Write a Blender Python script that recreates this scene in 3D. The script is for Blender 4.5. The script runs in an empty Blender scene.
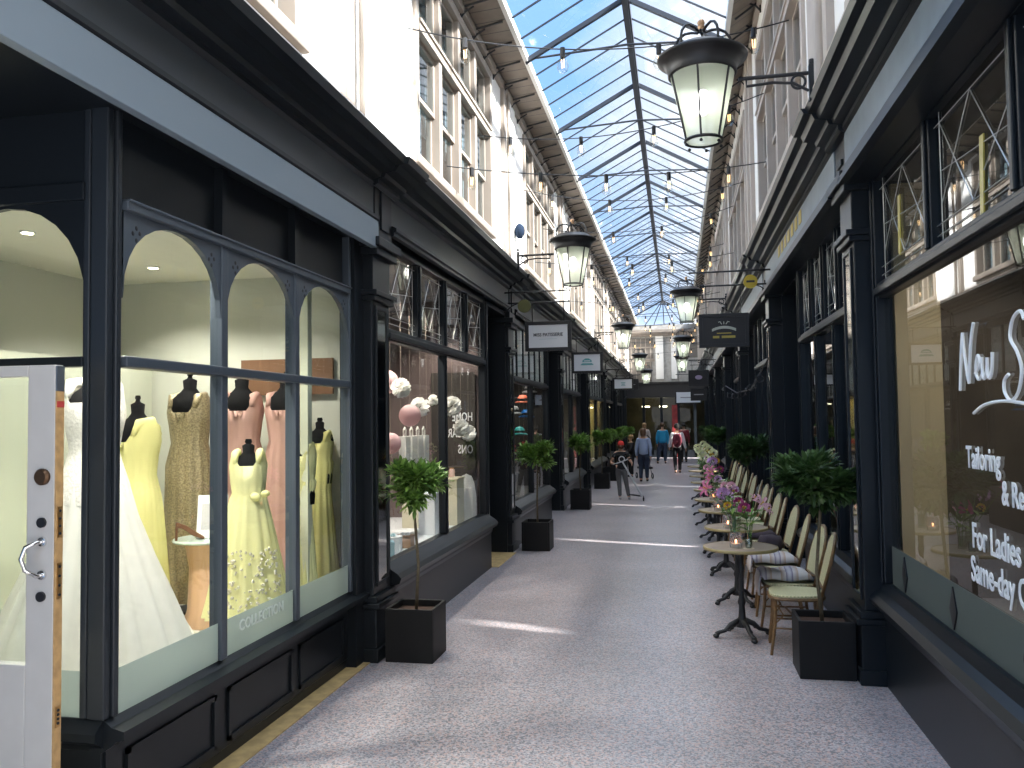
import bpy, math, random
from mathutils import Vector, Matrix
R = math.radians
C = bpy.context.scene.collection
SC = bpy.context.scene

# ------------------------------------------------------------------ camera
cam_d = bpy.data.cameras.new('camera'); cam = bpy.data.objects.new('camera', cam_d); C.objects.link(cam)
F, VX, VY, ROLL, H = 828.0, 677.0, 418.0, 0.022, 1.8
d = Vector((VX-512, -(VY-384), -F)).normalized()
u = Vector((-ROLL, 1, 0)); u = (u - d*u.dot(d)).normalized()
xx = d.cross(u)
cam.matrix_world = Matrix((( xx.x, xx.y, xx.z, 0), (d.x, d.y, d.z, 0), (u.x, u.y, u.z, H), (0, 0, 0, 1)))
cam_d.sensor_width = 36; cam_d.lens = F*36/1024; cam_d.clip_start = .05; cam_d.clip_end = 300
SC.camera = cam
# ------------------------------------------------------------------ world, sun, exposure
SC.view_settings.view_transform = 'Standard'; SC.view_settings.look = 'None'
SC.view_settings.gamma = 1; SC.view_settings.use_curve_mapping = False
SC.view_settings.exposure = 1.56
w = bpy.data.worlds.new('sky'); SC.world = w; w.use_nodes = True
nt = w.node_tree; nt.nodes.clear()
def N(nt, t, **k):
    n = nt.nodes.new(t)
    for a, b in k.items():
        if a.startswith('i_'):
            n.inputs[a[2:].replace('_', ' ')].default_value = b
        else: setattr(n, a, b)
    return n
tc = N(nt, 'ShaderNodeTexCoord'); nz = N(nt, 'ShaderNodeTexNoise', i_Scale=3.2, i_Detail=7.0, i_Roughness=.58)
mp = N(nt, 'ShaderNodeMapping'); mp.inputs['Scale'].default_value = (1.0, .8, 1.6)
nt.links.new(tc.outputs['Generated'], mp.inputs[0]); nt.links.new(mp.outputs[0], nz.inputs['Vector'])
sx = N(nt, 'ShaderNodeSeparateXYZ'); nt.links.new(tc.outputs['Generated'], sx.inputs[0])
m1 = N(nt, 'ShaderNodeMath', operation='MULTIPLY_ADD'); m1.inputs[1].default_value = 1.9; m1.inputs[2].default_value = 0.29
nt.links.new(sx.outputs['X'], m1.inputs[0])            # more cloud towards the right
m3 = N(nt, 'ShaderNodeMath', operation='MULTIPLY_ADD'); m3.inputs[1].default_value = -.42
nt.links.new(sx.outputs['Z'], m3.inputs[0]); nt.links.new(m1.outputs[0], m3.inputs[2])
m2 = N(nt, 'ShaderNodeMath', operation='ADD'); nt.links.new(nz.outputs[0], m2.inputs[0]); nt.links.new(m3.outputs[0], m2.inputs[1])
cr = N(nt, 'ShaderNodeValToRGB'); zc = N(nt, 'ShaderNodeMapRange'); zc.inputs[1].default_value = .6; zc.inputs[2].default_value = .85; zc.inputs[3].default_value = 0; zc.inputs[4].default_value = .7
nt.links.new(sx.outputs['Z'], zc.inputs[0]); m4 = N(nt, 'ShaderNodeMath', operation='ADD'); nt.links.new(m2.outputs[0], m4.inputs[0]); nt.links.new(zc.outputs[0], m4.inputs[1])  # sky also whitened overhead, out of view, to keep the floor light neutral
nt.links.new(m4.outputs[0], cr.inputs[0])
cr.color_ramp.elements[0].position = .42; cr.color_ramp.elements[0].color = (.155, .28, .47, 1)
cr.color_ramp.elements[1].position = .74; cr.color_ramp.elements[1].color = (.415, .43, .45, 1)
bg = N(nt, 'ShaderNodeBackground'); bg.inputs[1].default_value = .88
nt.links.new(cr.outputs[0], bg.inputs[0])
ga = N(nt, 'ShaderNodeMapRange'); ga.inputs[1].default_value = .25; ga.inputs[2].default_value = .9; ga.inputs[3].default_value = .97; ga.inputs[4].default_value = 3.2   # sky brightened towards the sun side, beyond the view, as added fill light
nt.links.new(sx.outputs['X'], ga.inputs[0]); gz = N(nt, 'ShaderNodeMapRange'); gz.inputs[1].default_value = .66; gz.inputs[2].default_value = .92; gz.inputs[3].default_value = 1; gz.inputs[4].default_value = 3.9   # added brightening overhead, out of view, to light the floor
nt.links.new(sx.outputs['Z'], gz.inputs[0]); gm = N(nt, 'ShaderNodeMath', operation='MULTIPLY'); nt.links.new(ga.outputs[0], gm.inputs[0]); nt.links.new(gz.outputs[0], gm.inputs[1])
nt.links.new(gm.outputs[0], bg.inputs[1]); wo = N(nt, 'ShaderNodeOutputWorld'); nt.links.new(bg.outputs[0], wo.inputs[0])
sd = bpy.data.lights.new('sun', 'SUN'); sd.energy = 9.5; sd.angle = R(3); sd.color = (1, .955, .88)
sun = bpy.data.objects.new('sun', sd); C.objects.link(sun)
sun.rotation_euler = Vector((1.0, -.28, .86)).to_track_quat('Z', 'Y').to_euler()
SC.cycles.max_bounces = 9; SC.cycles.transparent_max_bounces = 24; SC.cycles.diffuse_bounces = 5
SC.cycles.sample_clamp_indirect = 6.0; SC.cycles.caustics_reflective = False; SC.cycles.caustics_refractive = False

# ------------------------------------------------------------------ materials
def mat(name, col, rough=.5, metal=0, spec=.5, noise=0, nscale=8, col2=None, bump=0, emis=None, es=0, trans=0, alpha=None):
    m = bpy.data.materials.new(name); m.use_nodes = True; t = m.node_tree
    b = t.nodes['Principled BSDF']
    b.inputs['Base Color'].default_value = (*col, 1); b.inputs['Roughness'].default_value = rough
    b.inputs['Metallic'].default_value = metal; b.inputs['Specular IOR Level'].default_value = spec
    if trans: b.inputs['Transmission Weight'].default_value = trans
    if emis: b.inputs['Emission Color'].default_value = (*emis, 1); b.inputs['Emission Strength'].default_value = es
    if noise or bump:
        tcn = N(t, 'ShaderNodeTexCoord'); n = N(t, 'ShaderNodeTexNoise', i_Scale=nscale, i_Detail=4.0)
        t.links.new(tcn.outputs['Object'], n.inputs['Vector'])
        if noise:
            mx = N(t, 'ShaderNodeMix', data_type='RGBA')
            c2 = col2 or tuple(max(0, c*(1-noise)) for c in col)
            mx.inputs[6].default_value = (*col, 1); mx.inputs[7].default_value = (*c2, 1)
            rp = N(t, 'ShaderNodeMapRange'); rp.inputs[1].default_value = .35; rp.inputs[2].default_value = .65
            t.links.new(n.outputs[0], rp.inputs[0]); t.links.new(rp.outputs[0], mx.inputs[0]); t.links.new(mx.outputs[2], b.inputs['Base Color'])
        if bump:
            bp = N(t, 'ShaderNodeBump'); bp.inputs['Strength'].default_value = bump; bp.inputs['Distance'].default_value = .01
            t.links.new(n.outputs[0], bp.inputs['Height']); t.links.new(bp.outputs[0], b.inputs['Normal'])
    return m
def glassmat(name, tint=(1, 1, 1), refl=1.0, rough=0.0):
    m = bpy.data.materials.new(name); m.use_nodes = True; t = m.node_tree; t.nodes.clear()
    o = N(t, 'ShaderNodeOutputMaterial'); tr = N(t, 'ShaderNodeBsdfTransparent'); tr.inputs[0].default_value = (*tint, 1)
    gl = N(t, 'ShaderNodeBsdfGlossy'); gl.inputs['Roughness'].default_value = rough
    fr = N(t, 'ShaderNodeFresnel'); fr.inputs[0].default_value = 1.5
    mu = N(t, 'ShaderNodeMath', operation='MULTIPLY'); mu.inputs[1].default_value = refl
    geo = N(t, 'ShaderNodeNewGeometry'); sb = N(t, 'ShaderNodeMath', operation='SUBTRACT'); sb.inputs[0].default_value = 1
    mb = N(t, 'ShaderNodeMath', operation='MULTIPLY')          # only the face turned to the ray reflects; leaving faces just pass
    t.links.new(geo.outputs['Backfacing'], sb.inputs[1]); t.links.new(fr.outputs[0], mu.inputs[0])
    t.links.new(mu.outputs[0], mb.inputs[0]); t.links.new(sb.outputs[0], mb.inputs[1])
    mx = N(t, 'ShaderNodeMixShader'); t.links.new(mb.outputs[0], mx.inputs[0])
    t.links.new(tr.outputs[0], mx.inputs[1]); t.links.new(gl.outputs[0], mx.inputs[2]); t.links.new(mx.outputs[0], o.inputs[0])
    return m
def frostmat(name, col, tr_amt):
    m = bpy.data.materials.new(name); m.use_nodes = True; t = m.node_tree; t.nodes.clear()
    o = N(t, 'ShaderNodeOutputMaterial'); tr = N(t, 'ShaderNodeBsdfTransparent')
    df = N(t, 'ShaderNodeBsdfDiffuse'); df.inputs[0].default_value = (*col, 1)
    tl = N(t, 'ShaderNodeBsdfTranslucent'); tl.inputs[0].default_value = (*col, 1)
    a = N(t, 'ShaderNodeMixShader'); a.inputs[0].default_value = .5; b = N(t, 'ShaderNodeMixShader'); b.inputs[0].default_value = tr_amt
    t.links.new(df.outputs[0], a.inputs[1]); t.links.new(tl.outputs[0], a.inputs[2])
    t.links.new(a.outputs[0], b.inputs[1]); t.links.new(tr.outputs[0], b.inputs[2]); t.links.new(b.outputs[0], o.inputs[0])
    return m
def clothmat(name, col, tl=.3, noise=0, nscale=60, rough=.9):
    m = mat(name, col, rough, noise=noise, nscale=nscale)
    t = m.node_tree; b = t.nodes['Principled BSDF']; o = [n for n in t.nodes if n.type == 'OUTPUT_MATERIAL'][0]
    tn = N(t, 'ShaderNodeBsdfTranslucent'); tn.inputs[0].default_value = (*col, 1)
    mx = N(t, 'ShaderNodeMixShader'); mx.inputs[0].default_value = tl
    t.links.new(b.outputs[0], mx.inputs[1]); t.links.new(tn.outputs[0], mx.inputs[2]); t.links.new(mx.outputs[0], o.inputs[0])
    return m
def emit(name, col, s): return mat(name, (0.8, .8, .8), .5, emis=col, es=s)

PAINT = mat('dark_paint', (.010, .013, .0165), .34, spec=.30)
PAINT2 = mat('dark_paint_frame', (.062, .077, .095), .35, bump=.05, nscale=20)
PAINT3 = mat('grey_blue_paint_band', (.20, .25, .29), .38, bump=.05, nscale=20)
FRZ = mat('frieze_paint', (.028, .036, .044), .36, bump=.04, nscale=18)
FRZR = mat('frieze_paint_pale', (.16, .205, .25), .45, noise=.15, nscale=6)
BLACK = mat('black_iron', (.012, .012, .014), .42)
WHITE = mat('white_render', (.86, .83, .78), .8, noise=.05, nscale=3)
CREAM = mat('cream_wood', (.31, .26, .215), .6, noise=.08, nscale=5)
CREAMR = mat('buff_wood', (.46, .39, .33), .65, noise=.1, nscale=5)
SOFF = mat('soffit_boards', (.26, .215, .175), .8, noise=.25, nscale=4)
LEAD = mat('roof_metal', (.022, .028, .04), .5)
GUTTER = mat('pale_gutter', (.72, .70, .66), .6)
GLASS = glassmat('window_glass', (.95, .97, .96))
GLASSR = glassmat('window_glass_deep', (.85, .86, .84), 1.5)
ROOFG = glassmat('roof_glass', (.93, .96, 1.0), .5)
UPG = glassmat('upper_window_glass', (.8, .86, .88), 1.6)
FROST = frostmat('frosted_film', (.52, .60, .57), .22)
FROSTR = frostmat('grey_film', (.22, .25, .23), .05)
MIRROR = mat('pilaster_mirror', (.55, .56, .53), .06, metal=1.0)
YELLOW = mat('yellow_stone_strip', (.50, .36, .16), .7, noise=.3, nscale=12)
LETTER = mat('white_lettering', (.80, .83, .85), .5)
LEADCAME = mat('lead_came', (.45, .46, .44), .4, metal=.4)
STAINY = mat('stained_yellow_glass', (.45, .38, .08), .3)
BRASS = mat('brass', (.55, .33, .13), .35, metal=.9)
CHROME = mat('chrome', (.75, .75, .75), .15, metal=1.0)
WIN_BLIND = mat('window_blind', (.50, .55, .56), .8, noise=.15, nscale=2)
WIN_DARK = mat('room_behind_window', (.16, .14, .12), .8)
BOXM = mat('planter_black', (.006, .006, .0065), .55, spec=.3)
SOIL = mat('soil', (.07, .035, .02), .95, noise=.5, nscale=60)
TRUNK = mat('trunk_bark', (.16, .13, .08), .8, noise=.3, nscale=40)
def leafmat(name, c1, c2):
    m = clothmat(name, c1, .25, noise=0, rough=.4); t = m.node_tree; b = t.nodes['Principled BSDF']
    oi = N(t, 'ShaderNodeNewGeometry'); mx = N(t, 'ShaderNodeMix', data_type='RGBA')
    mx.inputs[6].default_value = (*c1, 1); mx.inputs[7].default_value = (*c2, 1)
    t.links.new(oi.outputs['Random Per Island'], mx.inputs[0]); t.links.new(mx.outputs[2], b.inputs['Base Color'])
    return m
LEAF = leafmat('bay_leaf', (.045, .12, .02), (.36, .58, .13))
LEAFD = leafmat('bay_leaf_dark', (.035, .075, .02), (.09, .17, .05))

# terrazzo floor
def floor_mat():
    m = bpy.data.materials.new('terrazzo'); m.use_nodes = True; t = m.node_tree; b = t.nodes['Principled BSDF']
    g = N(t, 'ShaderNodeNewGeometry')
    v = N(t, 'ShaderNodeTexVoronoi', i_Scale=95.0); t.links.new(g.outputs['Position'], v.inputs['Vector'])
    cr = N(t, 'ShaderNodeValToRGB'); e = cr.color_ramp
    e.elements[0].position = 0; e.elements[0].color = (.20, .20, .225, 1); e.elements[1].position = 1; e.elements[1].color = (.72, .71, .75, 1)
    a = e.elements.new(.3); a.color = (.36, .355, .39, 1); a = e.elements.new(.62); a.color = (.50, .47, .49, 1); a = e.elements.new(.8); a.color = (.52, .37, .34, 1)
    e.interpolation = 'CONSTANT'
    s = N(t, 'ShaderNodeSeparateColor'); t.links.new(v.outputs['Color'], s.inputs[0]); t.links.new(s.outputs[0], cr.inputs[0])
    # joints between slabs
    br = N(t, 'ShaderNodeTexBrick'); br.offset = .0; br.inputs['Scale'].default_value = 1.0
    br.inputs['Brick Width'].default_value = .93; br.inputs['Row Height'].default_value = 1.3; br.inputs['Mortar Size'].default_value = .004
    br.inputs['Color1'].default_value = (1, 1, 1, 1); br.inputs['Color2'].default_value = (.95, .97, .99, 1); br.inputs['Mortar'].default_value = (.84, .83, .82, 1)
    t.links.new(g.outputs['Position'], br.inputs['Vector'])
    n = N(t, 'ShaderNodeTexNoise', i_Scale=.9, i_Detail=5.0); t.links.new(g.outputs['Position'], n.inputs['Vector'])
    mr = N(t, 'ShaderNodeMapRange'); mr.inputs[1].default_value = .3; mr.inputs[2].default_value = .7; mr.inputs[3].default_value = .82; mr.inputs[4].default_value = 1.12
    t.links.new(n.outputs[0], mr.inputs[0])
    x1 = N(t, 'ShaderNodeMix', data_type='RGBA', blend_type='MULTIPLY'); x1.inputs[0].default_value = 1
    t.links.new(cr.outputs[0], x1.inputs[6]); t.links.new(br.outputs[0], x1.inputs[7])
    x2 = N(t, 'ShaderNodeVectorMath', operation='SCALE'); t.links.new(x1.outputs[2], x2.inputs[0]); t.links.new(mr.outputs[0], x2.inputs['Scale'])
    t.links.new(x2.outputs[0], b.inputs['Base Color'])
    mr2 = N(t, 'ShaderNodeMapRange'); mr2.inputs[3].default_value = .27; mr2.inputs[4].default_value = .31
    t.links.new(n.outputs[0], mr2.inputs[0]); t.links.new(mr2.outputs[0], b.inputs['Roughness'])
    b.inputs['Specular IOR Level'].default_value = .65
    return m
TERR = floor_mat()

# ------------------------------------------------------------------ mesh builder
class MB:
    def __init__(s): s.v = []; s.f = []
    def add(s, vs, fs):
        o = len(s.v); s.v += [tuple(x) for x in vs]; s.f += [tuple(i+o for i in f) for f in fs]; return s
    def box(s, x0, x1, y0, y1, z0, z1):
        if x0 > x1: x0, x1 = x1, x0
        if y0 > y1: y0, y1 = y1, y0
        if z0 > z1: z0, z1 = z1, z0
        return s.add([(x0,y0,z0),(x1,y0,z0),(x1,y1,z0),(x0,y1,z0),(x0,y0,z1),(x1,y0,z1),(x1,y1,z1),(x0,y1,z1)],
                     [(0,3,2,1),(4,5,6,7),(0,1,5,4),(1,2,6,5),(2,3,7,6),(3,0,4,7)])
    def quad(s, a, b, c, d): return s.add([a, b, c, d], [(0, 1, 2, 3)])
    def prism(s, poly, axis, a0, a1):
        """extrude a 2D polygon (list of (p,q)) along axis 'x','y','z'"""
        def P(p, q, a): return {'x': (a, p, q), 'y': (p, a, q), 'z': (p, q, a)}[axis]
        n = len(poly); vs = [P(p, q, a0) for p, q in poly]+[P(p, q, a1) for p, q in poly]
        fs = [(i, (i+1) % n, n+(i+1) % n, n+i) for i in range(n)]+[tuple(range(n))[::-1], tuple(range(n, 2*n))]
        return s.add(vs, fs)
    def tube(s, pts, r, n=8, caps=True):
        pts = [Vector(p) for p in pts]; rs = r if isinstance(r, (list, tuple)) else [r]*len(pts)
        o = len(s.v); prev = None
        for i, p in enumerate(pts):
            t = (pts[min(i+1, len(pts)-1)]-pts[max(i-1, 0)]).normalized()
            if prev is None:
                a = Vector((0, 0, 1)) if abs(t.z) < .9 else Vector((1, 0, 0)); nn = t.cross(a).normalized()
            else: nn = (prev-t*prev.dot(t)).normalized()
            prev = nn; bb = t.cross(nn)
            for k in range(n):
                a = 2*math.pi*k/n; s.v.append(tuple(p+(nn*math.cos(a)+bb*math.sin(a))*rs[i]))
        for i in range(len(pts)-1):
            for k in range(n):
                s.f.append((o+i*n+k, o+i*n+(k+1) % n, o+(i+1)*n+(k+1) % n, o+(i+1)*n+k))
        if caps: s.f.append(tuple(o+k for k in range(n))[::-1]); s.f.append(tuple(o+(len(pts)-1)*n+k for k in range(n)))
        return s
    def lathe(s, prof, cx=0, cy=0, cz=0, n=24, sx=1, sy=1, fn=None):
        o = len(s.v)
        for i, (r, z) in enumerate(prof):
            for k in range(n):
                a = 2*math.pi*k/n; rr = max(r, 1e-4)*(fn(a, i/(len(prof)-1)) if fn else 1)
                s.v.append((cx+rr*math.cos(a)*sx, cy+rr*math.sin(a)*sy, cz+z))
        for i in range(len(prof)-1):
            for k in range(n):
                s.f.append((o+i*n+k, o+i*n+(k+1) % n, o+(i+1)*n+(k+1) % n, o+(i+1)*n+k))
        return s
    def ball(s, c, r, n=12, sz=(1, 1, 1), m=8):
        prof = [(math.sin(math.pi*i/m), -math.cos(math.pi*i/m)) for i in range(m+1)]
        o = len(s.v)
        for (a, b) in prof:
            for k in range(n):
                t = 2*math.pi*k/n; s.v.append((c[0]+r*sz[0]*max(a, 1e-3)*math.cos(t), c[1]+r*sz[1]*max(a, 1e-3)*math.sin(t), c[2]+r*sz[2]*b))
        for i in range(m):
            for k in range(n): s.f.append((o+i*n+k, o+i*n+(k+1) % n, o+(i+1)*n+(k+1) % n, o+(i+1)*n+k))
        return s
    def ring(s, c, r, t, axis='z', n=20, m=6):
        pts = []
        for k in range(n+1):
            a = 2*math.pi*k/n; ca, sa = r*math.cos(a), r*math.sin(a)
            pts.append((c[0]+ca, c[1]+sa, c[2]) if axis == 'z' else (c[0]+ca, c[1], c[2]+sa) if axis == 'y' else (c[0], c[1]+ca, c[2]+sa))
        return s.tube(pts, t, m, False)
    def xf(s, M, start=0):
        for i in range(start, len(s.v)): s.v[i] = tuple(M @ Vector(s.v[i]))
        return s
    def build(s, name, m, parent=None, bevel=0, smooth=False, kind=None, sub=0):
        me = bpy.data.meshes.new(name); me.from_pydata(s.v, [], s.f); me.update()
        if smooth: me.polygons.foreach_set('use_smooth', [True]*len(me.polygons))
        ob = bpy.data.objects.new(name, me); C.objects.link(ob); me.materials.append(m)
        if parent: ob.parent = parent
        if bevel:
            b = ob.modifiers.new('b', 'BEVEL'); b.width = bevel; b.segments = 2; b.limit_method = 'ANGLE'; b.angle_limit = R(50)
        if sub:
            b = ob.modifiers.new('s', 'SUBSURF'); b.levels = sub; b.render_levels = sub
        if kind: ob['kind'] = kind
        return ob
def empty(name, loc, rz=0, label=None, cat=None, group=None):
    o = bpy.data.objects.new(name, None); C.objects.link(o); o.location = loc; o.rotation_euler = (0, 0, rz); o.empty_display_size = .1
    tag(o, label, cat, group); return o
def tag(o, label=None, cat=None, group=None):
    if label: o['label'] = label
    if cat: o['category'] = cat
    if group: o['group'] = group
    return o
def kids(o): return [c for c in KIDS.get(o.name, [])]
KIDS = {}
def reg():
    KIDS.clear()
    for o in bpy.data.objects:
        if o.parent: KIDS.setdefault(o.parent.name, []).append(o)
def copy_tree(o, parent=None):
    c = o.copy(); C.objects.link(c)
    if parent: c.parent = parent
    for ch in KIDS.get(o.name, []): copy_tree(ch, c)
    return c
def textmesh(body, size, name, m, parent, loc, facing, mirror=False, extrude=.002, align='LEFT', squash=1.0):
    """facing: '+x','-x','-y' = direction the lettering faces"""
    cu = bpy.data.curves.new(name, 'FONT'); cu.body = body; cu.size = size; cu.extrude = extrude; cu.align_x = align; cu.resolution_u = 3; cu.offset = size*.012
    ob = bpy.data.objects.new(name, cu); C.objects.link(ob)
    dg = bpy.context.evaluated_depsgraph_get(); me = bpy.data.meshes.new_from_object(ob.evaluated_get(dg))
    bpy.data.objects.remove(ob)
    ax = {'+x': ((0, 1, 0), (1, 0, 0)), '-x': ((0, -1, 0), (-1, 0, 0)), '-y': ((1, 0, 0), (0, -1, 0))}[facing]
    X = Vector(ax[0])*(-1 if mirror else 1)*squash; Z = Vector(ax[1]); L = Vector(loc)
    for v in me.vertices:
        c = v.co.copy(); v.co = L+X*c.x+Vector((0, 0, 1))*c.y+Z*c.z
    me.materials.clear(); me.materials.append(m)
    o = bpy.data.objects.new(name, me); C.objects.link(o)
    if parent: o.parent = parent
    return o
def st(o): o['kind'] = 'structure'; return o

# ------------------------------------------------------------------ dimensions
XL, XR = -2.29, 1.33          # kerb lines
XC = -.495                      # centre line of the roof
PY = [.77+5.2*i for i in range(8)]     # pilaster starts: .77, 5.97, 11.17 ...
END = 38.6
# ---- floor
MB().box(-6.5, 6, -1.5, 46, -.2, 0).build('floor', TERR, kind='structure')
ntrim = [0]
def trim(mb, m, bevel=0, parent=None):
    ntrim[0] += 1
    return mb.build('trim_%d' % ntrim[0], m, parent, bevel=bevel, kind='structure')
trim(MB().box(-2.42, -2.29, 0, 5.95, 0, .006), YELLOW)
trim(MB().box(-3.5, -2.18, 10.0, 11.12, 0, .006), YELLOW)

# ---- pilasters, cornices, friezes
def pilaster(side, y0, wall):
    s = -1 if side == 'L' else 1
    xf = -2.27 if side == 'L' else 1.21
    topz = 3.12 if side == 'L' else 3.38
    y1 = y0+.38
    m = MB()
    def bx(a, b, ya, yb, za, zb): m.box(xf-s*a, xf+s*b, ya, yb, za, zb)
    bx(.045, .22, y0-.03, y1+.03, 0, .10); bx(.03, .22, y0-.02, y1+.02, .10, .40)
    bx(.06, .22, y0-.04, y1+.04, .40, .44); bx(.035, .22, y0-.025, y1+.025, .44, .49)
    bx(0, .22, y0, y1, .49, topz-.35)
    bx(.055, .22, y0-.045, y1+.045, topz-.35, topz-.31); bx(.035, .22, y0-.03, y1+.03, topz-.39, topz-.35)
    bx(.01, .22, y0, y1, topz-.31, topz)
    bx(.09, .22, y0-.07, y1+.07, topz+.02, topz+.09); bx(.06, .22, y0-.04, y1+.04, topz-.04, topz+.02)
    bx(.03, .22, y0, y1, topz+.09, 3.72 if s < 0 else 3.84)
    p = trim(m, PAINT, .006)
    f = MB()                      # mirrored inset with raised rim
    for a, b in ((y0+.055, y0+.085), (y1-.085, y1-.055)): f.box(xf, xf-s*.015, a, b, .58, topz-.45)
    for a, b in ((.55, .58), (topz-.45, topz-.42)): f.box(xf, xf-s*.015, y0+.055, y1-.055, a, b)
    f.box(xf-s*.03, xf-s*.045, y0+.11, y1-.11, topz+.18, 3.6)
    f.build('inset_rim', PAINT, p, bevel=.003)
    MB().box(xf, xf-s*.006, y0+.085, y1-.085, .58, topz-.45).build('mirror_panel', MIRROR, p)
    return p
for y in PY: pilaster('L', y, None)
for y in PY: pilaster('R', y, None)

def cornice(side, y0, y1):
    if side == 'L':
        fx, fz0, bot, top = -2.25, 3.36, 3.14, 3.80
        # frieze board
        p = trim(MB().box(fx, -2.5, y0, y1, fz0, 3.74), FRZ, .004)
        MB().prism([(fx, 3.30), (fx+.03, 3.31), (fx+.03, 3.335), (fx+.05, 3.345), (fx+.05, 3.37), (fx+.02, 3.385), (fx, 3.385)], 'y', y0, y1).build('frieze_moulding', PAINT, p)
        MB().prism([(fx-.2, 3.60), (fx, 3.60), (fx+.03, 3.62), (fx+.03, 3.65), (fx+.08, 3.66), (fx+.09, 3.69), (fx+.17, 3.70), (fx+.2, 3.745), (fx+.27, 3.75), (fx+.285, 3.80), (fx-.2, 3.82)], 'y', y0, y1).build('crown_moulding', PAINT, p)
        MB().prism([(-2.5, 3.805), (-1.975, 3.803), (-1.975, 3.82), (-2.5, 3.86)], 'y', y0, y1).build('ledge_flashing', WHITE, p)
    else:
        fx = 1.17
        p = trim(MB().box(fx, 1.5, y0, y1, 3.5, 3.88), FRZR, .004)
        MB().prism([(fx, 3.38), (fx-.05, 3.39), (fx-.05, 3.43), (fx-.03, 3.44), (fx-.03, 3.47), (fx-.015, 3.48), (fx-.015, 3.51), (fx, 3.52), (fx+.2, 3.52), (fx+.2, 3.38)], 'y', y0, y1).build('frieze_moulding', PAINT, p)
        MB().prism([(fx+.2, 3.74), (fx, 3.74), (fx-.02, 3.76), (fx-.02, 3.79), (fx-.08, 3.80), (fx-.09, 3.83), (fx-.17, 3.84), (fx-.19, 3.88), (fx-.24, 3.885), (fx-.26, 3.92), (fx+.2, 3.93)], 'y', y0, y1).build('crown_moulding', PAINT, p)
    return p
for i, y in enumerate(PY):
    y1 = PY[i+1] if i < 7 else END
    cornice('L', y+.38, min(y1, END)); cornice('R', y+.38, min(y1, END))
    # cornice breaks forward over each pilaster
    m = MB(); fx = -2.22
    m.prism([(fx-.2, 3.70), (fx, 3.60), (fx+.03, 3.62), (fx+.03, 3.65), (fx+.08, 3.66), (fx+.09, 3.69), (fx+.17, 3.70), (fx+.2, 3.745), (fx+.27, 3.75), (fx+.285, 3.80), (fx-.2, 3.82)], 'y', y-.06, y+.44); trim(m, PAINT)
    m = MB(); fx = 1.14
    m.prism([(fx+.2, 3.74), (fx, 3.74), (fx-.02, 3.76), (fx-.02, 3.79), (fx-.08, 3.80), (fx-.09, 3.83), (fx-.17, 3.84), (fx-.19, 3.88), (fx-.24, 3.885), (fx-.26, 3.92), (fx+.2, 3.93)], 'y', y-.06, y+.44); trim(m, PAINT)
cornice('L', -1.5, PY[0]); cornice('R', -1.5, PY[0])

# ---- upper walls with window openings
def upper(side):
    s = -1 if side == 'L' else 1
    xf = -2.13 if side == 'L' else 1.0
    zt = 6.18 if side == 'L' else 6.44
    z0 = 3.80 if side == 'L' else 3.92
    zs, zh = 4.0, 5.98
    wins = []; k = -2
    while True:
        a = 6.6+5.15*k if side == 'L' else 6.35+5.15*k
        b = a+2.98 if side == 'L' else a+3.45
        if a > END-2: break
        wins.append((a, b)); k += 1
    m = MB(); prev = -1.5
    for a, b in wins:
        if a > prev: m.box(xf, xf+s*.3, prev, a, z0, zt)
        m.box(xf, xf+s*.3, a, b, z0, zs); m.box(xf, xf+s*.3, a, b, zh, zt); prev = b
    m.box(xf, xf+s*.3, prev, END+.4, z0, zt)
    wall = m.build('wall_left' if s < 0 else 'wall_right', WHITE, kind='structure')
    # building mass behind so that no sky shows through the rooms
    MB().box(xf+s*1.6, xf+s*1.8, -1.5, END, z0, zt).build('rear_partition', WIN_DARK, wall)
    MB().box(xf+s*.3, xf+s*1.7, -1.5, END, zt-.05, zt+.1).build('upper_room_ceiling', WIN_DARK, wall)
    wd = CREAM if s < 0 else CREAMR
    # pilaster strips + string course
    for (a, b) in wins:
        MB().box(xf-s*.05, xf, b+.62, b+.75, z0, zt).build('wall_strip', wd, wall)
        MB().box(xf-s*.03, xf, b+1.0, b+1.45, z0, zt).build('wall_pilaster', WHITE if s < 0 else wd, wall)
        MB().tube([(xf-s*.05, b+.88, z0+.02), (xf-s*.05, b+.88, zt-.1)], .022, 8).build('drain_pipe', wd, wall)
    MB().box(xf-s*.07, xf, -1.5, END, z0, z0+.06).box(xf-s*.045, xf, -1.5, END, z0+.06, z0+.10).build('base_course', wd, wall)
    MB().box(xf-s*.05, xf, -1.5, END, zt-.14, zt-.04).build('head_course', wd, wall)
    return xf, s, wins, zs, zh, wall
nwin = [0]
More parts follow.
